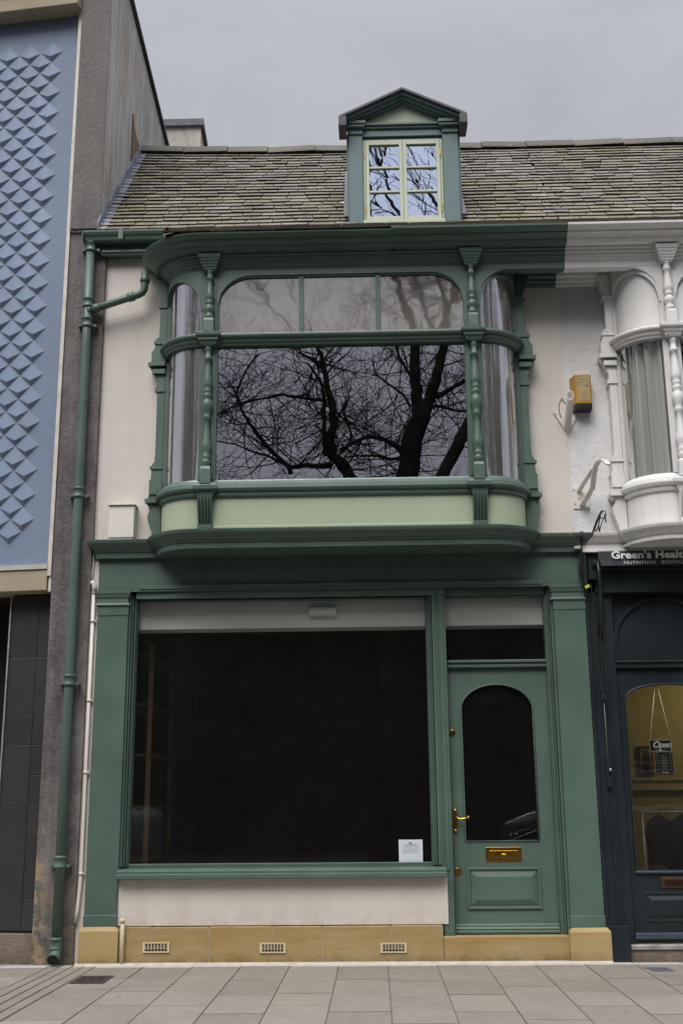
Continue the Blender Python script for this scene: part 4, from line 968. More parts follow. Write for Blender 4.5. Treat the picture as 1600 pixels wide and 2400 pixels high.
# room behind the neighbour's door
m = MB()
m.poly([(1.75,1.7,.09),(5.2,1.7,.09),(5.2,1.7,2.9),(1.75,1.7,2.9)]); m.poly([(5.2,.3,.09),(5.2,1.7,.09),(5.2,1.7,2.9),(5.2,.3,2.9)]); m.poly([(1.75,.3,2.9),(5.2,.3,2.9),(5.2,1.7,2.9),(1.75,1.7,2.9)]); m.poly([(1.86,.3,.09),(1.86,1.7,.09),(1.86,1.7,2.9),(1.86,.3,2.9)])
obj('shop_room', m, YWALL, nb)
m = MB(); m.box(1.87,5.2,1.66,1.70,1.262,1.345); m.box(1.87,5.2,1.64,1.70,1.348,1.372); obj('dado_rail', m, plain('cream_rail', (.52,.46,.24), .6), nb)
m = MB(); m.poly([(1.75,.3,.092),(5.2,.3,.092),(5.2,1.7,.092),(1.75,1.7,.092)]); obj('shop_floor', m, WOOD, nb)
m = MB(); m.box(2.12,5.05,.31,2.0,3.16,3.2); m.box(2.12,5.05,2.0,2.05,3.2,5.6); m.box(2.07,2.12,.31,2.0,3.2,5.6); m.box(5.05,5.1,.31,2.0,3.2,5.6); m.box(2.12,5.05,.31,2.0,5.6,5.64); obj('upper_room', m, DARKROOM, nb)
nla = off_path(bay_arc_r, -.085)
curtain('curtain', 'grey pleated net curtain in the curved left light of the white bow window', [(CR,-.26)]+nla[0:-1]+[(1.17,.02)], 3.70, 4.85, CURTG, .030, 6, xf=mirr)
pl = thing('pendant_lamp', 'shaded lamp hanging from the ceiling inside the yellow shop', 'lamp', (3.35,1.0,2.35))
m = MB(); m.lathe([(.03,2.52),(.16,2.36),(.165,2.35),(.15,2.35),(.02,2.50)], 3.35, 1.0, 16); m.tube([(3.35,1.0,2.5),(3.35,1.0,2.9)], .006, 6); obj('shade', m, CREAMP, pl)
m = MB(); m.lathe([(.001,2.32),(.03,2.335),(.04,2.36),(.03,2.40),(.012,2.43)], 3.35, 1.0, 12); obj('bulb', m, WHITEPRINT, pl)
ld = bpy.data.lights.new('lamp_light', 'POINT'); ld.energy = 11; ld.color = (1.0,.83,.50); ld.shadow_soft_size = .06; lo = bpy.data.objects.new('lamp_light', ld); C.objects.link(lo); lo.parent = pl; lo.location = (0,0,-.06)
pc = thing('framed_picture', 'small dark framed picture of a standing figure on the yellow wall', 'picture', (2.47,1.69,1.4))
m = MB(); m.box(2.415,2.555,1.672,1.70,1.395,1.655); obj('frame', m, plain('dark_frame',(.05,.018,.012),.4), pc, bevel=.004)
m = MB(); m.box(2.432,2.538,1.668,1.672,1.415,1.635); cv_ = obj('print', m, plain('faded_print',(.16,.14,.09),.7), pc)
m = MB(); m.prism([(2.455,1.416),(2.520,1.416),(2.525,1.52),(2.51,1.575),(2.495,1.585),(2.498,1.605),(2.487,1.618),(2.474,1.605),(2.477,1.585),(2.458,1.57),(2.45,1.50)], 'y', 1.6655, 1.668); obj('figure', m, BLACK, cv_)
rl = thing('clothes_rail', 'low rail of hanging dark coats inside the yellow shop', 'clothes rail', (2.9,.62,.1))
m = MB(); m.tube([(2.16,.62,1.075),(3.6,.62,1.075)], .012, 8); m.tube([(2.18,.62,.10),(2.18,.62,1.075)], .010, 8); m.tube([(3.58,.62,.10),(3.58,.62,1.075)], .012, 8); obj('rail', m, STEEL, rl)
for i,(x,w,h) in enumerate(((2.31,.17,.70),(2.50,.18,.76),(2.72,.17,.68),(2.98,.18,.72),(3.25,.17,.7))):
    m = MB(); z = 1.055
    for k in range(7):
        t = k/6; r0 = .03+.10*min(1,t*5) ; m_ = 0
    pr = [(.015,z),(w*.55,z-.05),(w*.62,z-.12),(w*.60,z-h*.6),(w*.78,z-h)]
    n = 18; b = len(m.v)
    for r,zz in pr:
        for a_ in range(n): th = 2*PI*a_/n; rr2 = r*(1+.07*math.sin(5*th+i)*(1 if zz < z-.1 else 0)); m.v.append((x+rr2*math.cos(th), .62+rr2*.62*math.sin(th), zz))
    for q in range(len(pr)-1):
        for a_ in range(n): a2=(a_+1)%n; m.face((b+q*n+a_,b+q*n+a2,b+(q+1)*n+a2,b+(q+1)*n+a_),None,True)
    m.tube([(x,.62,1.05),(x,.62,1.08),(x+.012,.62,1.09)], .004, 5)
    o = obj('coat', m, plain('coat_cloth', ((.012,.012,.016),(.010,.012,.022),(.02,.016,.014))[i%3], .9), None)
    tag(o, ('narrow black coat at the left end of the rail in the yellow shop','wide dark navy coat second on the rail in the yellow shop','brown black coat third on the rail in the yellow shop','black coat fourth on the rail in the yellow shop','dark navy coat at the far right end of the rail in the yellow shop')[i], 'coat', 'coats on the rail')
# hanging signs
os_ = thing('open_sign', 'small black chalkboard style Open sign hung on string inside the navy door', 'sign', (2.255,.155,1.54))
m = MB(); m.box(2.172,2.340,.150,.158,1.540,1.632); obj('board', m, BLACK, os_)
m = MB()
for q in ((2.172,2.340,1.540,1.5425),(2.172,2.340,1.6295,1.632),(2.172,2.1745,1.5425,1.6295),(2.3375,2.340,1.5425,1.6295)): m.box(q[0],q[1],.1488,.1499,q[2],q[3])
m.prism([(2.20,1.5515),(2.245,1.5535),(2.256,1.557),(2.267,1.5535),(2.312,1.5515),(2.267,1.5495),(2.256,1.546),(2.245,1.5495)], 'y', .1488, .1499); obj('border', m, WHITEPRINT, os_)
text('lettering', 'Open', .068, (2.193,.1492,1.573), WHITEPRINT, os_, bold=.0016, shear=.28, spacing=.92)
m = MB(); m.tube([(2.174,.128,1.632),(2.245,.128,2.06)], .0026, 5); m.tube([(2.338,.128,1.632),(2.262,.128,2.06)], .0026, 5); obj('string', m, CREAMP, os_)
hs = thing('hours_board', 'black opening hours board just below the Open sign in the navy door', 'sign', (2.28,.165,1.36))
m = MB(); m.box(2.213,2.347,.160,.166,1.360,1.536); obj('board', m, BLACK, hs)
m = MB()
for i in range(7):
    z = 1.507-i*.0165; w = (.020,.022,.028,.024,.018,.024,.020)[i]
    m.box(2.280-w,2.280+w,.159,.160,z-.0022,z+.0022)
    for xx in (2.232,2.328): m.box(xx-.006,xx+.006,.159,.160,z-.0014,z+.0014)
for x in (2.226,2.334):
    for z in (1.372,1.525): m.tube([(x,.1605,z),(x,.158,z)], .006, 8)
obj('printed_lines', m, plain('dim_print',(.30,.29,.25),.7), hs)
m = MB(); m.box(2.255,2.305,.159,.160,1.371,1.385); tg = obj('open_tag', m, plain('yellow_print',(.62,.55,.12),.6), hs)
text('lettering', 'OPEN', .013, (2.259,.1584,1.3735), BLACK, tg, bold=.0004)

# awning over the navy shop
aw = thing('awning', 'rolled awning box with dark banner valance lettered in white above the navy shop', 'awning', (3.6,-.05,3.0))
m = MB(); m.box(1.742,1.812,-.03,.02,2.90,3.10); m.box(1.812,5.5,-.045,.018,2.975,3.112); obj('housing', m, NAVY, aw, bevel=.004)
vb = MB(); NXS = 40
for i in range(NXS+1):
    x = 1.816+3.6*i/NXS; wv = .008*math.sin(x*6.3); xo = .020*(1-i/NXS)
    vb.v += [(x,-.085,3.118),(x+xo*.3,-.094+wv*.5,3.05),(x+xo,-.098+wv,2.992+.004*math.sin(x*4))]
for i in range(NXS):
    a = i*3; vb.face((a,a+3,a+4,a+1),None,True); vb.face((a+1,a+4,a+5,a+2),None,True)
va = obj('valance', vb, BAND, aw, recalc=False)
text('lettering', "Green's Health", .084, (1.918,-.108,3.053), WHITEPRINT, va, bold=.0028, spacing=1.03, sx=1.17)
text('lettering', 'NUTRITION   BODYCARE', .034, (2.012,-.112,3.006), WHITEPRINT, va, spacing=1.12, sx=1.27)
m = MB(); m.prism([(-.06,3.112),(.02,3.112),(.02,2.80),(-.02,2.76),(-.06,2.86)], 'x', 1.700, 1.728); m.box(1.775,1.815,-.06,.02,3.0,3.05); obj('bracket', m, NAVY, aw, bevel=.003)
m = MB(); m.tube([(1.818,-.06,3.045),(1.822,-.06,2.93),(1.826,-.05,2.80),(1.824,-.03,2.62),(1.815,0.0,2.45)], .016, 8); m.tube([(1.792,-.062,3.025),(1.792,-.075,3.025)], .010, 8); obj('arm', m, NAVY, aw)
ch = thing('shutter_chain', 'pair of thin dark hanging chains on the navy pilaster', 'chain', (1.78,-.02,2.4))
for xa,xb,za,zb_ in ((1.762,1.790,2.86,1.98),(1.812,1.800,2.66,1.95)):
    m = MB(); n = 46
    for i in range(n):
        t = i/n; x = xa+(xb-xa)*t; z = za+(zb_-za)*t; dz = (za-zb_)/n*.62
        if i%2: m.box(x-.004,x+.004,-.012,-.008,z-dz,z+dz)
        else: m.box(x-.0015,x+.0015,-.016,-.004,z-dz,z+dz)
    obj('chain', m, plain('dull_chain', (.05,.045,.045), .5, .5), ch)
cr = thing('crank_rod', 'slim worn metal awning rod with catch fixed down the navy pilaster', 'awning rod', (1.81,-.02,1.3))
m = MB(); m.tube([(1.803,-.012,1.95),(1.805,-.012,1.5)], .0032, 6); obj('rod', m, plain('dull_rod',(.26,.24,.22),.6,.3), cr)
m = MB(); m.box(1.79,1.828,-.004,.02,1.27,1.49); m.box(1.785,1.825,-.03,.0,1.93,1.97); obj('plate', m, NAVY, cr, bevel=.003)
m = MB(); m.tube([(1.81,-.004,1.40),(1.81,-.03,1.40)], [.012,.017], 12); m.tube([(1.81,-.03,1.40),(1.825,-.034,1.40)], .010, 10); obj('knob', m, plain('bright_steel',(.6,.6,.6),.2,1.0), cr)
wt = thing('cable_bundle', 'loose black cables with a yellow tag between the green and navy shopfronts', 'cables', (1.70,-.06,3.0))
m = MB()
m.tube([(1.695,-.10,3.26),(1.690,-.09,3.15),(1.672,-.06,3.05),(1.668,-.05,2.95),(1.685,-.05,2.86),(1.70,-.05,2.83)], .007, 6); m.tube([(1.70,-.10,3.24),(1.688,-.08,3.10),(1.678,-.06,2.98),(1.69,-.05,2.90)], .006, 6); m.tube([(1.695,-.07,3.12),(1.66,-.06,3.0),(1.662,-.05,2.90),(1.70,-.05,2.84)], .004, 6); m.tube([(1.694,-.108,3.278),(1.692,-.105,3.20)], .014, 6)
obj('cables', m, CABLE, wt)
m = MB(); m.prism([(1.700,2.840),(1.735,2.853),(1.742,2.832),(1.707,2.818)], 'y', -.07, -.055); obj('tag', m, TAGY, wt)

# things on the white wall
al = thing('alarm_box', 'amber burglar alarm box with black base on the white wall', 'alarm box', (1.785,.03,4.34))
def abox(mb, z0, z1, k0, k1, yo):
    x0,x1 = 1.700,1.862
    q = [(x0,.048),(x0+.012,.0),(x0+.030,yo),(x1-.008,yo),(x1,yo+.012),(x1,.048)]
    n = len(q); b = len(mb.v)
    for z in (z0,z1):
        for x,y in q: mb.v.append((x,y,z))
    mb.face([b+i for i in range(n)]); mb.face([b+n+i for i in range(n)])
    for i in range(n): j=(i+1)%n; mb.face((b+i,b+j,b+n+j,b+n+i))
m = MB(); abox(m, 4.395, 4.652, 0, 0, -.055); obj('cover', m, AMBER, al, bevel=.005)
m = MB(); abox(m, 4.342, 4.394, 0, 0, -.052); obj('base', m, BLACK, al, bevel=.006)
m = MB(); m.box(1.742,1.850,-.0568,-.0552,4.418,4.634); st = obj('sticker', m, LABELM, al)
for s_, z, sz_ in (('SMART',4.604,.026),('SECURITY',4.574,.0245),('SYSTEMS',4.544,.0255)): text('lettering', s_, sz_, (1.797,-.0578,z), GREYINK, st, align='CENTER', bold=.0004)
text('lettering', '0532', .022, (1.797,-.0578,4.459), GREYINK, st, align='CENTER'); text('lettering', '560560', .021, (1.797,-.0578,4.432), GREYINK, st, align='CENTER')
m = MB(); 
for i in range(20):
    a0,a1 = 2*PI*i/20, 2*PI*(i+1)/20; m.prism([(1.797+.019*math.cos(a0),4.507+.0135*math.sin(a0)),(1.797+.019*math.cos(a1),4.507+.0135*math.sin(a1)),(1.797+.014*math.cos(a1),4.507+.0085*math.sin(a1)),(1.797+.014*math.cos(a0),4.507+.0085*math.sin(a0))],'y',-.0578,-.0569)
m.box(1.790,1.804,-.0578,-.0569,4.5045,4.5095); obj('emblem', m, GREYINK, st)
fh = thing('flagpole_socket', 'cream flagpole socket on a triangular plate beside the alarm box', 'flagpole socket', (1.66,.03,4.2))
m = MB(); m.prism([(1.548,4.352),(1.760,4.345),(1.660,4.150)], 'y', .036, .049); 
for x,z in ((1.572,4.34),(1.735,4.334),(1.660,4.176)): m.tube([(x,.037,z),(x,.028,z)], .007, 8)
obj('plate', m, WHITE2, fh)
m = MB(); n = 20; b = 0; r = .030
ax0, ax1 = Vector((1.660,.035,4.215)), Vector((1.660,-.175,4.425))
for k in range(n):
    a = 2*PI*k/n; px2 = 1.660+r*math.cos(a); hz = r*1.414*math.sin(a)
    m.v.append((px2,.035,4.215+hz)); m.v.append((px2,-.175,4.425+hz))
    m.v.append((1.660+.026*math.cos(a),-.175,4.425+.026*1.414*math.sin(a))); m.v.append((1.660+.026*math.cos(a),-.10,4.35+.026*1.414*math.sin(a)))
for k in range(n):
    k2=(k+1)%n
    for j in range(3): m.face((4*k+j,4*k2+j,4*k2+j+1,4*k+j+1),None,True)
m.face([4*k+3 for k in range(n)])
obj('tube', m, WHITE2, fh)
m = MB(); m.tube([(1.632,-.05,4.40),(1.618,-.05,4.43),(1.605,-.05,4.42),(1.592,-.04,4.41),(1.584,-.03,4.36),(1.59,-.03,4.31),(1.603,-.02,4.28)], .004, 6); m.tube([(1.640,-.06,4.39),(1.625,-.06,4.405),(1.612,-.05,4.445),(1.600,-.05,4.425)], .004, 6); obj('wire', m, CABLE, fh)
sbk = thing('sign_bracket', 'bent white flat bar hanging bracket on a square plate low on the white wall', 'bracket', (1.735,.04,3.6))
m = MB(); m.box(1.668,1.804,.038,.048,3.508,3.690)
for x,z in ((1.682,3.675),(1.682,3.555),(1.79,3.525),(1.72,3.60)): m.tube([(x,.039,z),(x,.030,z)], .007, 8)
obj('plate', m, WHITE2, sbk)
def ribbon(mb, pts, wv, th=.006):
    w = Vector(wv)
    for i in range(len(pts)-1):
        a, b_ = Vector(pts[i]), Vector(pts[i+1]); nn = (b_-a).cross(w).normalized()*th
        b = len(mb.v)
        for p in (a-w,a+w,b_+w,b_-w): mb.v.append(tuple(p-nn)); 
        for p in (a-w,a+w,b_+w,b_-w): mb.v.append(tuple(p+nn))
        for q in ((0,1,2,3),(7,6,5,4),(0,4,5,1),(1,5,6,2),(2,6,7,3),(3,7,4,0)): mb.face([b+j for j in q])
m = MB(); ribbon(m, [(1.720,.035,3.655),(1.76,-.10,3.72),(1.80,-.22,3.775)], (.017,.004,0)); ribbon(m, [(1.738,.035,3.535),(1.77,-.07,3.585),(1.800,-.14,3.64),(1.805,-.20,3.73),(1.815,-.25,3.79),(1.83,-.30,3.815),(1.85,-.34,3.812),(1.868,-.38,3.785),(1.88,-.41,3.75)], (.021,.006,0)); obj('bar', m, WHITE2, sbk)
cw = thing('cut_cables', 'stiff black cut cable ends sticking up behind the white cornice', 'cables', (1.83,.0,3.28))
m = MB(); m.tube([(1.795,-.04,3.275),(1.83,-.06,3.37),(1.862,-.07,3.435),(1.876,-.075,3.458)], .010, 7); m.tube([(1.876,-.075,3.458),(1.90,-.08,3.452),(1.908,-.08,3.425),(1.893,-.07,3.40),(1.87,-.06,3.40),(1.855,-.06,3.42)], .0045, 6); m.tube([(1.85,-.05,3.28),(1.845,-.06,3.35),(1.86,-.06,3.41)], .005, 6); m.tube([(1.846,-.05,3.28),(1.87,-.06,3.36),(1.895,-.07,3.41),(1.897,-.07,3.43)], .004, 6); m.tube([(1.897,-.07,3.43),(1.904,-.07,3.36)], .006, 6); m.tube([(1.82,-.05,3.29),(1.84,-.055,3.33),(1.85,-.05,3.285)], .009, 6)
obj('cables', m, CABLE, cw)

# ------------------------------------------------------------------ the other side of the street, seen in the glass
TREES={
 'A':[
  [(0.70,0.0,.36),(0.66,1.2,.29),(0.68,3.2,.26),(0.69,5.2,.245),(0.71,6.69,0.239),(0.74,7.68,0.229),(0.84,8.31,0.218),(0.99,8.83,0.207),(1.11,9.21,0.195)],
  [(1.06,9.12,0.133),(0.97,9.46,0.124),(0.97,9.94,0.116),(0.97,10.63,0.108),(0.88,11.13,0.099),(0.65,12.05,0.091),(0.45,12.56,0.082)],
  [(1.11,9.16,0.133),(1.25,9.35,0.122),(1.40,9.79,0.112),(1.50,10.23,0.102),(1.59,10.67,0.092),(1.66,11.36,0.082),(1.47,12.13,0.072)],
  [(1.62,11.11,0.066),(1.83,11.61,0.055),(1.94,12.17,0.043)],
  [(1.56,10.67,0.056),(1.26,11.42,0.045),(1.05,12.14,0.034)],
  [(1.39,9.40,0.069),(1.57,9.52,0.061),(1.83,9.68,0.053),(2.06,9.77,0.045),(2.36,9.91,0.037)],
  [(1.22,9.21,0.041),(1.47,9.20,0.035),(1.74,9.11,0.029),(2.08,9.07,0.023)],
  [(0.70,8.13,0.068),(0.57,8.32,0.063),(0.37,8.45,0.058),(0.19,8.55,0.052),(0.01,8.56,0.047),(-0.22,8.50,0.042),(-0.44,8.39,0.037),(-0.62,8.30,0.032)],
  [(0.61,8.06,0.038),(0.36,8.08,0.033),(0.05,8.15,0.028),(-0.27,8.15,0.023),(-0.54,8.12,0.018)],
  [(0.84,9.22,0.032),(0.71,9.46,0.028),(0.39,9.71,0.023),(0.12,9.96,0.018),(0.06,10.30,0.014)],
  [(0.90,9.85,0.037),(0.68,10.24,0.031),(0.55,10.64,0.025),(0.56,11.14,0.019)]],
 'C':[
  [(0.1,0,.24),(0.02,2,.19),(-.06,4.4,.17),(-.16,6,.155),(-0.28,7.07,0.147),(-0.38,7.70,0.136),(-0.58,8.01,0.124),(-0.81,8.25,0.112),(-0.87,8.63,0.100)],
  [(-0.87,8.58,0.095),(-0.76,8.91,0.085),(-0.78,9.30,0.075),(-0.89,9.74,0.065),(-0.95,10.18,0.054),(-1.16,10.40,0.043),(-1.44,10.53,0.033)],
  [(-0.95,10.18,0.051),(-1.02,10.52,0.042),(-1.16,10.77,0.033),(-1.25,11.18,0.024)],
  [(-0.94,8.25,0.059),(-0.97,8.82,0.050),(-0.96,9.40,0.041),(-1.02,9.88,0.032),(-1.30,10.33,0.023)],
  [(-0.81,8.03,0.068),(-1.08,8.03,0.060),(-1.39,8.05,0.053),(-1.69,8.02,0.045)],
  [(-1.66,7.86,0.054),(-1.71,8.03,0.050),(-1.98,8.27,0.045),(-2.26,8.60,0.041),(-2.53,8.97,0.037),(-2.72,9.29,0.032),(-2.84,9.68,0.028),(-2.64,10.16,0.023),(-2.37,10.55,0.019)],
  [(-1.80,8.08,0.032),(-2.16,8.27,0.027),(-2.48,8.37,0.023),(-2.85,8.54,0.018),(-3.26,8.61,0.014)],
  [(-1.00,9.47,0.041),(-1.26,9.50,0.038),(-1.53,9.55,0.034),(-1.81,9.62,0.031),(-2.13,9.56,0.027),(-2.40,9.52,0.023),(-2.74,9.43,0.020),(-3.22,9.20,0.016)],
  [(-0.62,8.30,0.036),(-0.40,8.57,0.032),(-0.44,8.86,0.027),(-0.57,9.20,0.023),(-0.46,9.48,0.018)],
  [(-0.80,8.96,0.032),(-0.57,9.24,0.023),(-0.52,9.44,0.014)],
  [(-2.84,9.68,0.019),(-3.05,10.02,0.014),(-3.29,10.17,0.009)],
  [(-2.74,9.41,0.018),(-3.00,9.48,0.014),(-3.27,9.51,0.009)],
  [(-0.54,7.96,0.022),(-0.26,8.38,0.018),(-0.08,8.90,0.014),(-0.02,9.43,0.009)]],
 'D':[
  [(.55,0,.26),(.66,2,.2),(.85,4.5,.17),(1.05,6.2,.155),(1.23,7.05,0.147),(1.47,7.67,0.138),(1.71,8.11,0.129),(1.95,8.58,0.121),(2.14,8.95,0.111),(2.49,9.62,0.102),(2.80,10.59,0.094)],
  [(1.76,8.20,0.027),(1.90,8.34,0.020),(2.12,8.43,0.014)]],
}
tr_ = random.Random(5)
def grow(mb, p, d, L, r, depth, spread=.8):
    n = max(3, int(L/.16)); pts = [p]; rad = [r]; q = Vector(p); dd = Vector(d).normalized()
    for i in range(n):
        dd = (dd + Vector((tr_.uniform(-1,1), tr_.uniform(-.7,.7), tr_.uniform(-.75,1.05)))*.20).normalized()
        q = q + dd*(L/n); pts.append(tuple(q)); rad.append(max(.0048, r*(1-.70*(i+1)/n)))
    mb.tube(pts, rad, 3 if r < .03 else 6, cap=False)
    if depth > 0:
        k = max(2, int(L*(3.2 if depth > 1 else 4.6)))
        for j in range(k):
            i = tr_.randint(max(1,n//6), n); base = Vector(pts[i]); t = (Vector(pts[min(i+1,n)])-Vector(pts[i-1])).normalized()
            nd_ = (t*tr_.uniform(.3,1.0) + Vector((tr_.uniform(-1,1),tr_.uniform(-.6,.6),tr_.uniform(-.5,1.0)))*spread)
            grow(mb, tuple(base), nd_, L*tr_.uniform(.30,.62), max(.0055, rad[i]*.6), depth-1, spread)
tlab = {'A':'big bare tree with thick forked trunk reflected in the bow window','C':'bare tree with long level branches reflected in the middle of the bow window','D':'bare tree leaning to the right, reflected beside the right column of the bow window'}
for key, limbs in TREES.items():
    ydep = {'A':-14.0,'C':-14.25,'D':-13.8}[key]
    root = thing('bare_tree', tlab[key], 'tree', (limbs[0][0][0], ydep, 0), 'bare trees across the street')
    tb = MB(); cb = MB()
    for li, limb in enumerate(limbs):
        pts = []; rad = []
        for i in range(len(limb)-1):
            a, b_ = limb[i], limb[i+1]; nn = 3
            for s_ in range(nn):
                t = s_/nn; r_ = a[2]+(b_[2]-a[2])*t; w = min(.03, r_*.35)
                pts.append((a[0]+(b_[0]-a[0])*t+(tr_.uniform(-w,w) if s_ else 0), ydep+tr_.uniform(-w,w), a[1]+(b_[1]-a[1])*t+(tr_.uniform(-w,w) if s_ else 0))); rad.append(r_*tr_.uniform(.95,1.05))
        pts.append((limb[-1][0],ydep,limb[-1][1])); rad.append(limb[-1][2])
        (tb if li == 0 else cb).tube(pts, rad, 9 if rad[0] > .05 else 6, cap=False)
        z0 = 6.6
        for i in range(1, len(pts)):
            if pts[i][2] < z0: continue
            seg = math.dist(pts[i],pts[i-1]); cnt = seg*(9.0 if rad[i] < .1 else 3.5)
            cnt = int(cnt) + (1 if tr_.random() < cnt-int(cnt) else 0)
            for _ in range(cnt):
                d_ = Vector((tr_.uniform(-1,1), tr_.uniform(-.5,.5), tr_.uniform(-.7,.9)))
                grow(cb, pts[i], d_, tr_.uniform(.6,1.8), min(.018, rad[i]*.5), 2)
        if limb[-1][1] > 10 and limb[-1][2] > .03:      # leaders carry on upwards
            for _ in range(1):
                grow(cb, pts[-1], (tr_.uniform(-.35,.35), 0, 1.2), tr_.uniform(3.5,5.4), rad[-1]*.8, 2+_, .5)
    obj('trunk', tb, BARK, root, recalc=False); obj('branches', cb, BARK, root, recalc=False)
RL = 'bare street tree in the row across the street'
x, y = -8.2, -15.6
root = thing('bare_tree', RL, 'tree', (x,y,0), 'bare trees across the street')
tb = MB(); pts = [(x+.1*math.sin(i), y, 8.0*i/8) for i in range(9)]; tb.tube(pts, [.30-.018*i for i in range(9)], 10, cap=False); trk = obj('trunk', tb, BARK, root)
cb = MB()
for _ in range(13): grow(cb, pts[tr_.randint(4,8)], (tr_.uniform(-1,1),tr_.uniform(-.6,.6),tr_.uniform(.3,1.6)), tr_.uniform(3.5,7.5), .11, 3, .75)
brn = obj('branches', cb, BARK, root, recalc=False)
for x, y, rz in ((-12.4,-14.6,1.1),(-16.6,-15.4,2.3),(-21.0,-14.8,4.0),(8.6,-15.4,.6),(12.6,-14.7,3.1),(17.0,-15.3,5.2),(21.5,-15.0,1.9)):
    r2 = root.copy(); C.objects.link(r2); r2.location = (x,y,0); r2.rotation_euler = (0,0,rz)
    for ch in (trk, brn):
        c2 = ch.copy(); C.objects.link(c2); c2.parent = r2
# dark car parked at the far kerb, seen as a glint in the door glass
car = thing('parked_car', 'dark parked car with slim bright headlight reflected low in the door glass', 'car', (4.3,-10.45,-.126))
CARP = plain('car_paint', (.010,.011,.014), .12, 0, .1, 3, .6); CGL = plain('car_glass', (.01,.011,.012), .05, 0, 0, 3, .6); CHR = plain('chrome', (.75,.76,.78), .12, 1.0, .05, 5)
def loft(mb, st, zoff=-.126):
    n = 16; b = len(mb.v)
    for x, hw, z0, z1, e in st:
        for k in range(n):
            a = 2*PI*k/n; c, s_ = math.cos(a), math.sin(a)
            mb.v.append((x, -10.45+hw*math.copysign(abs(c)**e, c), zoff+1.3*(z0+z1)/2+1.3*(z1-z0)/2*math.copysign(abs(s_)**e, s_)))
    for i in range(len(st)-1):
        for k in range(n): k2=(k+1)%n; mb.face((b+i*n+k,b+i*n+k2,b+(i+1)*n+k2,b+(i+1)*n+k),None,True)
    mb.face([b+k for k in range(n)]); mb.face([b+(len(st)-1)*n+k for k in range(n)])
m = MB(); loft(m, [(2.22,.55,.34,.60,.5),(2.26,.70,.26,.70,.5),(2.40,.80,.22,.80,.45),(2.75,.86,.20,.90,.42),(3.3,.88,.20,.98,.40),(3.7,.89,.20,1.0,.38),(5.6,.89,.20,1.02,.38),(6.1,.86,.24,1.02,.42),(6.35,.78,.30,.96,.45),(6.42,.6,.40,.85,.5)]); obj('body', m, CARP, car)
m = MB(); loft(m, [(3.25,.72,.86,.98,.5),(3.75,.70,.88,1.32,.45),(4.15,.66,.9,1.46,.42),(5.2,.65,.9,1.48,.42),(5.9,.66,.9,1.32,.45),(6.25,.66,.9,1.0,.5)]); obj('cabin_glass', m, CGL, car)
m = MB(); loft(m, [(4.05,.66,1.40,1.462,.5),(4.3,.62,1.42,1.492,.5),(5.2,.62,1.42,1.505,.5),(5.6,.62,1.36,1.44,.5)]); obj('roof', m, CARP, car)
for sy in (-1,1):
    m = MB(); yb = -10.45+sy*.70
    m.tube([(2.30,-10.45+sy*.63,.600),(2.42,-10.45+sy*.79,.640),(2.62,-10.45+sy*.865,.715),(2.86,-10.45+sy*.872,.79)], [.03,.055,.05,.012], 8); hl = obj('headlight', m, CGL, car)
    m = MB(); m.tube([(2.27,-10.45+sy*.66,.555),(2.40,-10.45+sy*.835,.585),(2.62,-10.45+sy*.905,.66),(2.90,-10.45+sy*.905,.775)], [.008,.013,.013,.008], 6); obj('light_strip', m, CHR, hl)
    m = MB()
    for dx in (0,.09): m.tube([(2.40+dx,-10.45+sy*(.83+dx*.3),.655+dx*.2),(2.44+dx,-10.45+sy*(.865+dx*.3),.678+dx*.2)], .018, 8)
    obj('lens', m, CHR, hl)
    for wx in (3.0,5.55):
        m = MB(); m.tube([(wx,-10.45+sy*.66,.24),(wx,-10.45+sy*.89,.24)], .37, 24); wh = obj('wheel', m, BLACK, car, bevel=.03)
        m = MB(); m.tube([(wx,-10.45+sy*.885,.24),(wx,-10.45+sy*.897,.24)], .24, 20); obj('rim', m, STEEL, wh)
SILV = plain('silver_paint', (.27,.285,.30), .3, .1, .05, 3, .5)
def copy_tree(o, parent=None):
    c = o.copy(); C.objects.link(c); c.parent = parent
    if c.data is not None and c.name.split('.')[0] in ('body','roof') and parent is not None:
        c.data = c.data.copy(); c.data.materials[0] = SILV
    for k in [q for q in list(bpy.data.objects) if q.parent == o]: copy_tree(k, c)
    return c
car2 = copy_tree(car); car2.location = (-5.80,-10.45,-.126)
car.location = (4.02,-10.45,-.126)
tag(car2, 'silver parked car reflected low at the left end of the shop window', 'car')
hg = MB(); hr = random.Random(3)  # unseen wood, added so the shop glass reflects something dark
hg.box(-40,40,-23.5,-21.6,0,8.0)
for i in range(12000):
    x = hr.uniform(-40,40); z = hr.uniform(0,8.7+.4*math.sin(x*.9)); y = -21.5+hr.uniform(-.5,.35); s_ = hr.uniform(.10,.26); a = hr.uniform(0,PI)
    c_, n_ = math.cos(a)*s_, math.sin(a)*s_; t_ = hr.uniform(-.6,.6)*s_
    hg.poly([(x-c_,y,z-n_),(x+n_*.6,y+t_,z-c_*.6),(x+c_,y+t_,z+n_),(x-n_*.6,y,z+c_*.6)])
added_wood = obj('added_evergreen_wood', hg, ADDED_WOOD, recalc=False); added_wood['kind'] = 'stuff'; tag(added_wood, 'dark evergreen wood added along the far side of the street', 'wood')

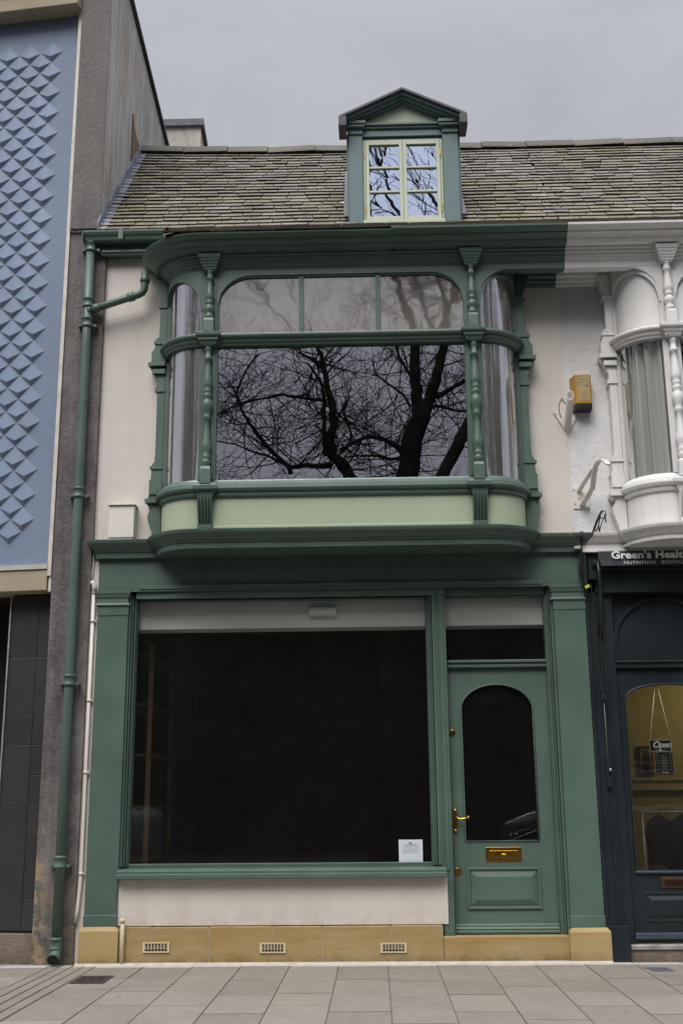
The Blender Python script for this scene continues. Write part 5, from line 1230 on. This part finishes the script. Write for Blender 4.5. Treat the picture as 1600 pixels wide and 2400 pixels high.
# ------------------------------------------------------------------ sky, sun, camera
w = bpy.data.worlds.new('World'); scene.world = w; w.use_nodes = True
n_, l_ = w.node_tree.nodes, w.node_tree.links
SUN_EL, SUN_AZ = math.radians(52), math.radians(200)
sky = n_.new('ShaderNodeTexSky'); sky.sky_type = 'NISHITA'; sky.sun_disc = False; sky.sun_elevation = SUN_EL; sky.sun_rotation = SUN_AZ; sky.dust_density = 4
class WN(NT):
    def __init__(s): s.n = n_; s.l = l_
wn = WN()
tc = wn('ShaderNodeTexCoord').outputs['Generated']
sep = wn('ShaderNodeSeparateXYZ', i_0=tc)
Z_ = sep.outputs[2]
el = wn('ShaderNodeMapRange', i_0=Z_, i_1=.66, i_2=1.0, i_3=0.0, i_4=1.0).outputs[0]
bh = wn('ShaderNodeMapRange', i_0=sep.outputs[1], i_1=.15, i_2=-.55, i_3=0.0, i_4=1.0).outputs[0]
bup = wn('ShaderNodeMapRange', i_0=Z_, i_1=.32, i_2=.70, i_3=0.0, i_4=1.0).outputs[0]
nz = wn.noise(wn.stretch(tc, 1.0,1.0,2.2), 2.1, 7, .62, .3, .7, .7)
back = wn.math('ADD', 3.1, wn.math('MULTIPLY', bup, SKY_BH))
lum = wn.math('ADD', wn.math('MULTIPLY', wn.math('SUBTRACT', 1.0, bh), 3.8), wn.math('MULTIPLY', bh, back))
lum = wn.math('ADD', lum, wn.math('MULTIPLY', el, SKY_EL))
lum = wn.math('MULTIPLY', lum, wn('ShaderNodeMapRange', i_0=nz, i_1=0.0, i_2=1.0, i_3=.84, i_4=1.14).outputs[0])
cl = wn('ShaderNodeVectorMath', operation='SCALE', i_0=(.965,.985,1.09), i_3=lum).outputs[0]
hsv = wn('ShaderNodeHueSaturation', i_Saturation=.35, i_Color=sky.outputs[0]).outputs[0]
mixc = wn.mix(.10, cl, hsv)
bgn = n_['Background']; l_.new(mixc, bgn.inputs[0]); bgn.inputs[1].default_value = .14
sl = bpy.data.lights.new('sun', 'SUN'); sl.energy = SUN_E; sl.angle = math.radians(35); sl.color = (1.0,.95,.88)
so = bpy.data.objects.new('sun', sl); C.objects.link(so)
sd = Vector((math.sin(SUN_AZ)*math.cos(SUN_EL), math.cos(SUN_AZ)*math.cos(SUN_EL), math.sin(SUN_EL)))
so.rotation_euler = (-sd).to_track_quat('-Z','Y').to_euler(); so.location = (0,-6,20)

cam = bpy.data.cameras.new('camera'); co = bpy.data.objects.new('camera', cam); C.objects.link(co)
cam.sensor_fit = 'VERTICAL'; cam.sensor_height = 36; cam.lens = 40.039; cam.clip_end = 500; cam.clip_start = .05
yaw, pitch, roll = math.radians(-1.5498), math.radians(14.4612), math.radians(-.5085)
fw = Vector((math.sin(yaw)*math.cos(pitch), math.cos(yaw)*math.cos(pitch), math.sin(pitch)))
r0 = Vector((math.cos(yaw), -math.sin(yaw), 0)); u0_ = r0.cross(fw)
rt = r0*math.cos(roll)+u0_*math.sin(roll); upv = -r0*math.sin(roll)+u0_*math.cos(roll)
M4 = Matrix((rt, upv, -fw)).transposed().to_4x4(); M4.translation = Vector((0,-9.12,1.1483))
co.matrix_world = M4; scene.camera = co
scene.view_settings.view_transform = 'Standard'; scene.view_settings.look = 'None'; scene.view_settings.exposure = 0; scene.view_settings.gamma = 1
scene.render.engine = 'CYCLES'
try:
    scene.cycles.use_denoising = True; scene.cycles.max_bounces = 8; scene.cycles.transparent_max_bounces = 12; scene.cycles.glossy_bounces = 4; scene.cycles.diffuse_bounces = 3
    scene.cycles.caustics_reflective = False; scene.cycles.caustics_refractive = False; scene.cycles.sample_clamp_indirect = 6
except Exception: pass
